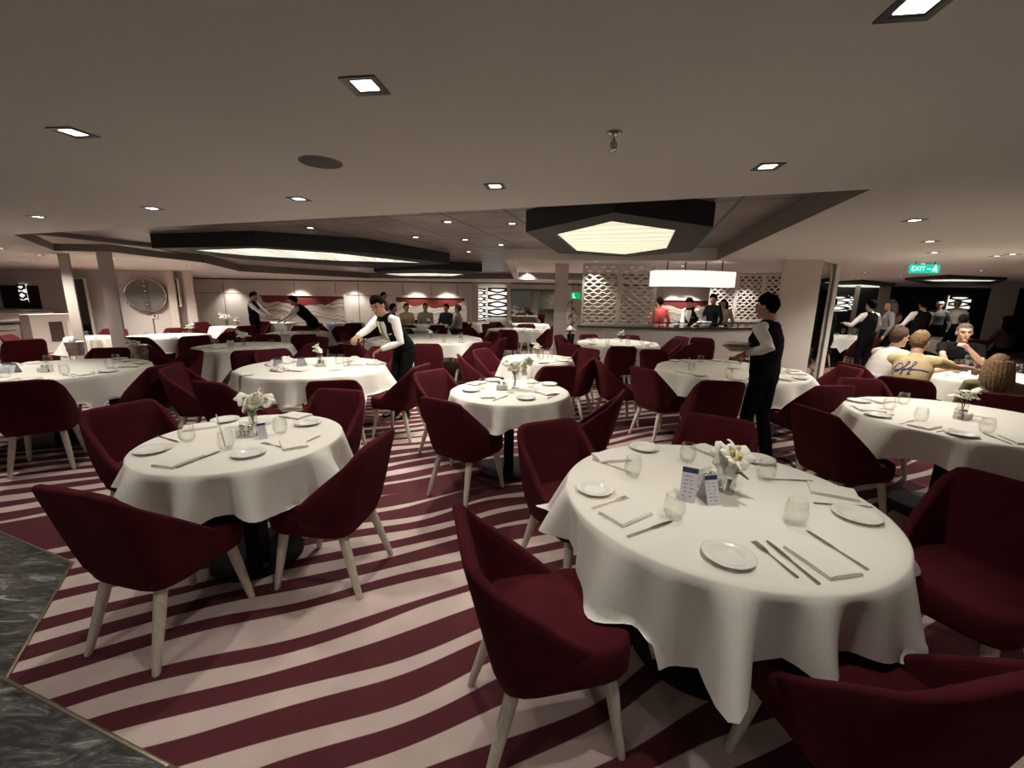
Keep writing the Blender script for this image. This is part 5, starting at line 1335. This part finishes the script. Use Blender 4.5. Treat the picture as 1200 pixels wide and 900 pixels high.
def person(label, pos, facing, sit=False, H=1.70, lean=0.0, tilt=0.0, rh=None, lh=None, head=(0, 0), shirt=SHIRTW, long=True, vest=None, bottom=TROUS, hair=(HAIRB, 'short'), skin=SKIN1,
           vox=.02, fingers=False, seat=.50, step=0.0, curl=.5, cap=None, tie=None, group=None, build=1.0, face=None):
    sc = H / 1.70; rz = radians(facing - 90)
    r = empty('person', label, 'person', (pos[0], pos[1], 0), rz, group); r.scale = (sc, sc, sc)
    Rm = Matrix.Rotation(-rz, 3, 'Z')
    def loc(p): return Rm @ (Vector(p) - Vector((pos[0], pos[1], 0))) / sc
    ps = (seat + .10) / sc if sit else .93
    back = 0 if sit else -.25 * sin(lean)
    P = Vector((0, back, ps)); sp = Vector((sin(tilt), sin(lean), cos(lean))).normalized(); rt = Vector((1, 0, 0)); fw = rt.cross(sp) * -1
    fw = sp.cross(rt); fw = fw if fw.y > 0 else -fw
    chest = P + sp * .36 + fw * .01; waist = P + sp * .14; neck = P + sp * .525; shl = P + sp * .465
    # head
    hy, hp = head
    hu = Vector((0, sin(lean * .55 - hp), cos(lean * .55 - hp))); hr = Vector((cos(hy), sin(hy), 0)); hf = hu.cross(hr); 
    if hf.dot(Vector((-sin(hy), cos(hy), 0))) < 0: hf = -hf
    hr = hf.cross(hu)
    HC = neck + sp * .06 + hu * .085 + hf * .018
    Mh = Matrix((hr, hf, hu)).transposed()
    toW = lambda x, y, z: HC + Mh @ Vector((x, y, z))
    body = newbm()
    ellipsoid(body, HC + hu * .02 - hf * .008, .074, .094, .098, Mh, 20, 14)
    ellipsoid(body, toW(0, .022, -.045), .056, .068, .070, Mh, 16, 10)                  # jaw
    ellipsoid(body, toW(0, .078, -.092), .024, .018, .018, Mh, 10, 8)                   # chin
    tube(body, [toW(0, .085, .022), toW(0, .102, -.012), toW(0, .098, -.026)], [.009, .0125, .014], 8)  # nose
    for s in (-1, 1):
        ellipsoid(body, toW(s * .076, -.006, -.004), .010, .019, .031, Mh, 10, 8)         # ears
        ellipsoid(body, toW(s * .038, .066, -.018), .020, .018, .016, Mh, 10, 8)          # cheeks
    tube(body, [toW(-.038, .076, .034), toW(0, .086, .032), toW(.038, .076, .034)], [.012, .013, .012], 8)   # brow
    tube(body, [toW(-.022, .079, -.062), toW(0, .087, -.060), toW(.022, .079, -.062)], [.007, .009, .007], 6)  # lips
    tube(body, [neck - sp * .05, neck + sp * .03, HC - hu * .05 - hf * .01], [(.060, .056), (.054, .052), (.052, .054)], 14, ref=rt)
    B = build
    tor = [(P - sp * .06, .150, .105), (P + sp * .02, .158, .112), (waist, .138 * B, .100 * B), (P + sp * .26, .152 * B, .112 * B), (chest, .168 * B, .118 * B), (shl - sp * .015, .150 * B, .088), (neck - sp * .035, .075, .062)]
    def torso(bm, e, lo=0, hi=7): tube(bm, [t[0] for t in tor[lo:hi]], [(t[1] + e, t[2] + e) for t in tor[lo:hi]], 20, ref=rt)
    torso(body, -.012)
    top = newbm(); tube(top, [t[0] for t in tor], [(t[1] + (e_ if vest else .010), t[2] + (e_ if vest else .010)) for t, e_ in zip(tor, (-.02, -.004, .008, .010, .010, .010, .010))], 20, ref=rt)
    bot = newbm(); tube(bot, [P - sp * .02 + Vector((0, 0, -.02)), P + sp * .075], [(.174, .128), (.166, .122)], 20, ref=rt)
    shoes = newbm()
    for s in (-1, 1):
        S = shl + rt * s * (.178 * B); tgt = rh if s > 0 else lh
        tgt = loc(tgt) if tgt is not None else S + Vector((s * .10, .08, -.50)) if not sit else P + Vector((s * .15, .30, .06))
        E, T_ = ik(S, tgt, .285, .255, Vector((s * .55, -.55, -.7)))
        tube(body, [S, S.lerp(E, .5), E, E.lerp(T_, .35), T_], [.040, .038, .034, .034, .024], 12)
        dv = (T_ - E).normalized(); nr = Vector((0, 0, 1)) if abs(dv.z) < .85 else Vector((s * .6, .8, 0))
        hand(body, T_, dv + (Vector((0, 0, -.15)) if abs(dv.z) < .6 else Vector()), nr, -rt * s if abs(dv.z) < .85 else fw, curl, fingers)
        tube(top, [shl + rt * s * .10, S + rt * s * .004, S.lerp(E, .5), S.lerp(E, .62)], [(.070, .066), .062, .055, .055], 14)
        if long: tube(top, [S.lerp(E, .5), E, E.lerp(T_, .4), E.lerp(T_, .93)], [.054, .047, .046, .036], 14)
        hip = P + Vector((s * .088, 0, -.04))
        if sit: kn = Vector((s * .115, P.y + .43, ps - .07)); an = Vector((s * .12, P.y + .40, .085))
        else:
            o = step * s; kn = Vector((s * .10, back * .5 + .03 + o * .5, .50)); an = Vector((s * .105, -.03 + o, .085))
        tube(body, [hip, hip.lerp(kn, .5), kn, kn.lerp(an, .35), an], [.074, .066, .050, .050, .036], 12)
        tube(bot, [hip, hip.lerp(kn, .5), kn, kn.lerp(an, .4), an + Vector((0, 0, .0))], [.094, .082, .066, .064, .058], 14)
        tube(shoes, [an + Vector((0, -.05, -.045)), an + Vector((0, .06, -.045)), an + Vector((s * .015, .17, -.055))], [(.042, .040), (.046, .038), (.036, .028)], 12, ref=(1, 0, 0))
        tube(body, [an, an + Vector((s * .01, .12, -.05))], [.034, .026], 8)
    objm('body', remesh(body, vox if not fingers else min(vox, .0055), 2), skin, r)
    tm = objm('shirt', remesh(top, vox, 3), shirt, r); objm('trousers', remesh(bot, vox, 3), bottom, r); objm('shoes', remesh(shoes, vox, 1), SHOE, r)
    vm = None
    if vest:
        v = newbm(); torso(v, .020, 1, 6)
        for s in (-1, 1): tube(v, [shl + rt * s * .115 - sp * .03 - fw * .06, shl + rt * s * .105 + sp * .038, shl + rt * s * .115 - sp * .03 + fw * .06], [(.045, .03)] * 3, 10, ref=rt)
        vm = objm('vest', remesh(v, vox, 2), vest, r)
        tube_c = newbm(); n_ = 18
        tube(tube_c, [neck + rt * .066 * cos(2 * pi * i / n_) + fw * .064 * sin(2 * pi * i / n_) - sp * .012 * (1 + sin(2 * pi * i / n_)) for i in range(n_ + 1)], [(.016, .010)] * (n_ + 1), 8, ref=sp, round_ends=False)
        obj('collar', tube_c, shirt, r)
    if vm and tie:   # shirt front, tie and badge laid on the vest
        bv = BVHTree.FromPolygons([x.co for x in vm.data.vertices], [list(p.vertices) for p in vm.data.polygons])
        def on(x, z, off):
            o_ = P + sp * z + rt * x + fw * .5; h = bv.ray_cast(o_, -fw); 
            return (h[0] if h[0] is not None else P + sp * z + rt * x + fw * .1) + fw * off
        def patch(nm, outline, mt, off):
            bm = newbm(); rows = []
            for z, x0, x1 in outline: rows.append([on(x0 + (x1 - x0) * i / 6, z, off) for i in range(7)])
            vs = [[bm.verts.new(p) for p in q] for q in rows]; vb = [[bm.verts.new(p - fw * .010) for p in q] for q in rows]
            for j in range(len(rows) - 1):
                for i in range(6): bm.faces.new((vs[j][i], vs[j + 1][i], vs[j + 1][i + 1], vs[j][i + 1])); bm.faces.new((vb[j][i], vb[j][i + 1], vb[j + 1][i + 1], vb[j + 1][i]))
            obj(nm, bm, mt, r)
        patch('shirt_front', [(.19, -.008, .008), (.28, -.046, .046), (.36, -.074, .074), (.44, -.084, .084), (.50, -.07, .07)], shirt, .006)
        patch('necktie', [(.215, -.002, .004), (.25, -.022, .024), (.36, -.022, .024), (.46, -.014, .016), (.495, -.018, .02)], tie, .016)
        patch('name_badge', [(.325, -.125, -.085), (.345, -.125, -.085)], mat('badge', (.7, .66, .55), .3, .3), .010)
    # hair
    hm, style = hair
    if style:
        h = newbm(); R = []; nlat, nlon = 12, 26
        long_ = style in ('long', 'bob')
        for i in range(nlat + 1):
            row = []
            for j in range(nlon):
                th = 2 * pi * j / nlon; frontness = cos(th)       # th=0 front
                dg_ = abs(math.degrees(th if th <= pi else th - 2 * pi)); top_ = -.075 if style == 'crop' else 0; low_ = .03 if long_ else 0
                ks_ = ((0, .40 + top_), (35, .39 + top_), (58, .40 + top_), (75, .52), (88, .60), (104, .62), (125, .77 + low_), (181, .81 + low_))
                for (d0, l0), (d1, l1) in zip(ks_, ks_[1:]):
                    if d0 <= dg_ <= d1: lim = (l0 + (l1 - l0) * (dg_ - d0) / (d1 - d0) + .012 * sin(j * 2.7)) * pi
                a = lim * i / nlat; g = {'short': 1.13, 'crop': 1.07, 'long': 1.15, 'bob': 1.15}[style] * (1 + .026 * sin(9 * th + 5 * a) + .020 * sin(17 * th + 9 * a) + .018 * sin(5 * th - 11 * a))
                g = 1 + (g - 1) * max(.30, min(1.0, 1.5 * (1 - (i / nlat) ** 3.0)))
                row.append(HC + hu * .02 - hf * .008 + Mh @ Vector((.076 * g * sin(a) * sin(th), .096 * g * sin(a) * cos(th), .102 * g * cos(a) + (.008 if style == 'short' and frontness > 0 else 0))))
            R.append(row)
        rings = R[1:]; vr = loft(h, rings, True, False, False); tp = h.verts.new(R[0][0])
        for j in range(nlon): h.faces.new((tp, vr[0][j], vr[0][(j + 1) % nlon]))
        inner = [[h.verts.new(HC + (v.co - HC) * .93) for v in vr[-1]]][0]
        for j in range(nlon): k = (j + 1) % nlon; h.faces.new((vr[-1][k], vr[-1][j], inner[j], inner[k]))
        if style == 'long':
            for q in range(11):
                a = radians(100 + q * 16); x0, y0 = .080 * sin(a), .088 * cos(a); w_ = .036
                tube(h, [toW(x0, y0 - .008, .03), toW(x0 * 1.15, y0 * 1.1 - .015, -.07), toW(x0 * 1.25, y0 * 1.05 - .035, -.16), toW(x0 * 1.1, y0 - .04, -.25 - .02 * sin(q * 2.3))], [w_, w_ * 1.1, w_, w_ * .4], 8)
        obj('hair', h, hm, r)
    if cap:
        c = newbm(); ellipsoid(c, HC + hu * .052, .088, .104, .075, Mh, 18, 10); tube(c, [toW(0, .07, .055), toW(0, .155, .045)], [(.06, .008), (.05, .006)], 12, ref=hr); obj('cap', c, cap, r)
    if fingers or face:
        for s in (-1, 1):
            e = newbm(); ellipsoid(e, toW(s * .031, .079, .014), .0125, .008, .006, Mh, 10, 6); obj('eye', e, EYE, r)
            e = newbm(); tube(e, [toW(s * .014, .0915, .036), toW(s * .032, .091, .041), toW(s * .050, .079, .037)], [(.004, .004)] * 3, 6); obj('eyebrow', e, hm, r)
        e = newbm(); tube(e, [toW(-.02, .088, -.061), toW(0, .0955, -.060), toW(.02, .088, -.061)], [.004, .0052, .004], 6); obj('mouth', e, LIP, r)
    return dict(root=r, P=P, sp=sp, fw=fw, rt=rt, shirt=tm, loc=loc, HC=HC, toW=toW, pos=pos, rz=rz, sc=sc)
def held(kind, bm, material, w, label, cat, smooth=True):
    o = obj(kind, bm, material, smooth=smooth); o.location = w; return tag(o, label, cat)

# waiter with plates, seen from behind
WA = (2.42, 3.98)
b0 = gy(860, 408, 3.90)
person('waiter seen from behind in black vest and white shirt carrying two dishes', WA, 128, H=1.62, lean=.05, head=(-.05, -.10), rh=b0 + Vector((.16, .20, .0)), lh=b0 + Vector((.125, -.02, -.035)), vest=VEST, vox=.010, fingers=True, step=-.07, curl=.25, build=1.10)
bm = newbm(); lathe(bm, [(.001, 0), (.05, 0), (.115, .042), (.118, .048), (.110, .046), (.05, .006), (.001, .006)], 32); held('serving_bowl', bm, TERRA, b0 + Vector((.01, -.02, -.025)), 'grey stoneware bowl carried by the waiter seen from behind', 'bowl')
bm = newbm(); lathe(bm, [(.001, 0), (.06, 0), (.115, .012), (.116, .017), (.06, .006), (.001, .006)], 32); held('dinner_plate', bm, PORC, b0 + Vector((.06, .06, .03)), 'white plate balanced over the bowl in the waiter\'s hands', 'plate')
# waiter resetting the half-cleared table
hR = gy(413, 399, 4.75); hL = gy(447, 409, 5.12)
WB = (-1.50, 5.34)
person('waiter in black vest and ochre tie leaning over the half-cleared table', WB, 232, H=1.66, lean=.60, head=(.35, -.10), rh=Vector((hR.x, hR.y, hR.z)), lh=Vector((hL.x, hL.y, hL.z)), vest=VEST, vox=.010, fingers=True, tie=TIE, curl=.7)
bm = newbm(); me_f = proto('table_fork')
for k in range(3):
    o = bpy.data.objects.new('table_fork' if k < 2 else 'table_knife', proto('table_fork' if k < 2 else 'table_knife')); COL.objects.link(o); o.location = hR + Vector((-.075 + .02 * k, -.06, -.012 - .012 * k)); o.rotation_euler = (radians(-8 + 6 * k), 0, radians(75 + 14 * k)); tag(o, ('upper fork', 'lower fork', 'knife')[k] + " held in the leaning waiter's outstretched hand", 'fork' if k < 2 else 'knife')
bm.free()
o = obj('crumpled_napkin', crumple_bm(21), NAPKIN); o.location = Vector((hL.x - .06, hL.y - .1, TC + .004)); o.scale = (.9, .7, .8); tag(o, "white napkin being folded under the leaning waiter's lower hand", 'napkin')
# stewards at the far wall
person('steward in black vest standing upright in front of the red canvas', (-7.05, 11.5), 5, H=1.60, head=(0, -.25), rh=(-6.62, 11.4, .95), lh=(-6.62, 11.62, .95), vest=VEST)
person('steward in white shirt and dark apron stooping over a table', (-5.08, 10.35), 190, H=1.66, lean=.72, head=(0, .1), rh=(-5.75, 10.55, .86), lh=(-5.75, 10.2, .86), vest=VEST)
person('waiter in black vest standing against the cream wall between the canvases', (-4.28, 14.0), -25, H=1.66, head=(.2, -.1), vest=VEST, tie=TIE)
# far dining group
for lab, p, f, kw in (('seated man in black with dark hair, side-on at the far dining table', (-3.42, 12.05), 10, dict(shirt=TSHB)),
                      ('seated diner in an orange floral top at the far dining table', (-3.28, 13.0), -50, dict(shirt=FLORC, long=False, hair=(HAIRBR, 'bob'), skin=SKIN2)),
                      ('seated diner in cream floral top facing the room at the far dining table', (-2.76, 13.32), -80, dict(shirt=BEIGEC, hair=(HAIRBR, 'short'), skin=SKIN2)),
                      ('seated woman in navy with dark bob at the far dining table', (-2.08, 13.22), -112, dict(shirt=NAVYC, hair=(HAIRB, 'bob'), skin=SKIN2)),
                      ('seated man in beige with grey hair at the far dining table', (-1.60, 12.36), 172, dict(shirt=BEIGEC, hair=(HAIRG, 'short'), skin=SKIN2))):
    person(lab, p, f, sit=True, seat=.46, **kw)
# bar staff and guests behind the counter
person('bartender in dark suit and white shirt bending to his work behind the bar', (4.30, 10.2), 215, H=1.66, lean=.28, head=(0, -.35), rh=(4.0, 9.98, 1.02), lh=(4.25, 9.9, 1.02), shirt=SHIRTW, vest=TSHB, tie=SHIRTW)
person('man in black suit standing beside the bending bartender', (4.98, 10.6), 200, H=1.72, head=(.2, -.2), shirt=TSHB, rh=(4.45, 10.2, 1.0))
person('woman in a coral dress standing behind the bar next to the lattice screen', (3.58, 10.4), 100, H=1.62, shirt=REDC, bottom=REDC, hair=(HAIRB, 'bob'))
person('person in brown partly hidden at the edge of the pale lattice screen', (5.5, 11.15), 230, H=1.60, shirt=BEIGEC, hair=(HAIRB, 'long'))
# past the big pillar
person('waitress in black vest seen from behind near the glass-crowded table', (7.48, 8.9), 100, H=1.62, vest=VEST, hair=(HAIRB, 'bob'), rh=(7.9, 9.2, 1.0), lh=(7.2, 9.2, 1.15))
person('waiter in black vest seen from behind between the seated guests', (9.0, 9.35), 80, H=1.66, vest=VEST, rh=(9.4, 9.65, 1.0), lh=(8.75, 9.65, 1.05))
person('woman with grey hair and grey top beyond the white-shirted boy', (8.6, 9.7), 150, H=1.64, shirt=GREYC, hair=(HAIRG, 'long'), skin=SKIN2)
person('dark-clad waiter standing beside the mirrored pillar post', (5.65, 7.6), 150, H=1.66, shirt=TSHB, vest=VEST)
person('white-haired guest in pale shirt at the glass-crowded table', (7.56, 10.36), 18, sit=True, seat=.46, shirt=SHIRTW, hair=(HAIRW, 'short'), skin=SKIN2)
person('white-haired guest in pale blue reaching across the glass-crowded table', (8.45, 11.6), -100, sit=True, seat=.46, shirt=BLUEC, hair=(HAIRW, 'short'), skin=SKIN2, lean=.25)
person('grey-haired guest with dark jacket, back turned, at the far guests table', (10.2, 9.6), 80, sit=True, seat=.46, shirt=TSHB, hair=(HAIRG, 'short'), skin=SKIN2)
person('guest in coral top beside the grey-haired guest', (9.85, 10.9), -60, sit=True, seat=.46, shirt=PINKC, long=False, hair=(HAIRBR, 'short'), skin=SKIN2)
person('dark-haired guest in brown with back turned beside the far pillar', (10.75, 9.2), 95, sit=True, seat=.46, shirt=TOPBR, hair=(HAIRB, 'long'), skin=SKIN2)
person('guest in a white sun hat standing before the black wall', (12.2, 12.2), -140, H=1.66, shirt=GREYC, cap=HAIRW, skin=SKIN2)
person('guest in grey and pale cap standing before the black wall', (12.9, 12.4), -150, H=1.70, shirt=BEIGEC, cap=mat('cap_pale', (.5, .46, .4), .8), skin=SKIN2)
# the seated family
KN = Vector((5.6, 4.9, TC))
person('boy in white T-shirt leaning onto the family table', (4.50, 5.2), 4, sit=True, seat=.46, H=1.70, lean=.50, head=(0, .22), rh=(5.15, 4.9, .82), lh=(5.15, 5.3, .82), shirt=TSHW, long=False, bottom=mat('jeans_pale', (.20, .24, .29), .85), hair=(HAIRBR, 'short'), skin=SKIN2, vox=.011, fingers=True)
by = person('boy in sand T-shirt with blue script on its back', (4.22, 4.38), 40, sit=True, seat=.46, H=1.62, lean=.28, head=(-.2, -.05), rh=(4.95, 4.45, .90), lh=(4.75, 4.95, .84), shirt=TSHY, long=False, bottom=BEIGEC, hair=(HAIRL, 'short'), skin=SKIN2, vox=.010, fingers=True, curl=.8)
person('man in black T-shirt resting his chin on his hand across the family table', (6.30, 5.88), 222, sit=True, seat=.46, H=1.72, lean=.34, head=(.25, .10), lh=(5.97, 5.47, 1.01), rh=(5.7, 5.45, .82), shirt=TSHB, long=False, hair=(HAIRG, 'crop'), skin=SKIN2, vox=.011, fingers=True, curl=1.0)
person('girl with long light brown hair and olive top, back to the camera', (4.36, 3.70), 52, sit=True, seat=.36, H=1.46, lean=.12, head=(0, -.05), shirt=TOPOL, long=True, bottom=BEIGEC, hair=(HAIRL, 'long'), skin=SKIN2, vox=.012, fingers=True)
# blue script on the sand T-shirt: the word Off with a long under-stroke, and a small emblem below
sh = by['shirt'].data; bv = BVHTree.FromPolygons([x.co for x in sh.vertices], [list(p.vertices) for p in sh.polygons])
P, sp, fw, rt = by['P'], by['sp'], by['fw'], by['rt']
def onback(u, v, off=.003):
    """u along the shoulders (left to right as read from behind), v up the back, metres"""
    o_ = P + sp * (.335 + v) + rt * u - fw * .6; h = bv.ray_cast(o_, fw)
    return (h[0] if h[0] is not None else P + sp * (.335 + v) + rt * u - fw * .1) - fw * off
def stroke(pts, w=.0075):
    sm = []
    for a, b in zip(pts, pts[1:]):
        for k in range(5): t = k / 5; sm.append((a[0] + (b[0] - a[0]) * t, a[1] + (b[1] - a[1]) * t))
    sm.append(pts[-1]); return [onback(*q) for q in sm]
bm = newbm()
O = [(-.105 + .030 * cos(a) + .012 * sin(a), .02 + .045 * sin(a)) for a in [2 * pi * i / 14 + 1.2 for i in range(15)]]
for pts in (O, [(-.085, .0), (-.045, .035), (-.02, .075), (-.03, .095), (-.045, .08), (-.058, -.01), (-.068, -.055), (-.08, -.05), (-.065, -.02), (-.03, .0)],
            [(-.03, .0), (.01, .035), (.035, .075), (.025, .098), (.01, .082), (-.003, -.01), (-.013, -.055), (-.025, -.05), (-.01, -.02), (.02, .003)], [(-.12, -.012), (-.05, -.002), (.03, .004), (.14, .0)]):
    q = stroke(pts); tube(bm, q, [(.006, .0025)] * len(q), 6)
lt = obj('back_lettering', bm, BLUEP, by['root'])
bm = newbm(); q = onback(-.005, -.05); ellipsoid(bm, q, .014, .006, .009, seg=10, rings=6); obj('back_emblem', bm, mat('emblem_brown', (.20, .12, .05), .8), by['root'])
# what the family holds and has on its table
ph = gy(1139, 436, 4.50); 
o = held('tumbler', newbm(), GLASS, (0, 0, 0), 'x', 'glass') if False else None
bm = newbm(); tube(bm, [Vector((.030 * cos(2 * pi * i / 16), .030 * sin(2 * pi * i / 16), 0)) for i in range(17)], [.009] * 17, 6, round_ends=False); wb = obj('wristband', bm, mat('band_blue', (.08, .12, .5), .6)); wb.location = (5.99, 5.50, .985); wb.rotation_euler = (.5, .4, 0); tag(wb, 'blue wristband on the wrist of the man in black', 'wristband')
# hands-on table: wine carafe, menu holder
small_flowers(5.75, 5.0, "small white flower spray on the seated family's table", .8)
p = gz(1124, 437, TC); p = (p.x, p.y); bm = newbm(); box(bm, -.10, -.03, 0, .10, .03, .17, bev=.004); o = obj('menu_holder', bm, ACRYL, smooth=False); o.location = (*p, TC + .001); o.rotation_euler = (0, 0, .3); tag(o, "clear acrylic menu holder on the seated family's table", 'menu holder')
bm = newbm(); box(bm, -.08, -.032, .02, .08, -.0305, .12); obj('insert', bm, mat('insert_purple', (.09, .05, .16), .5), o, False)
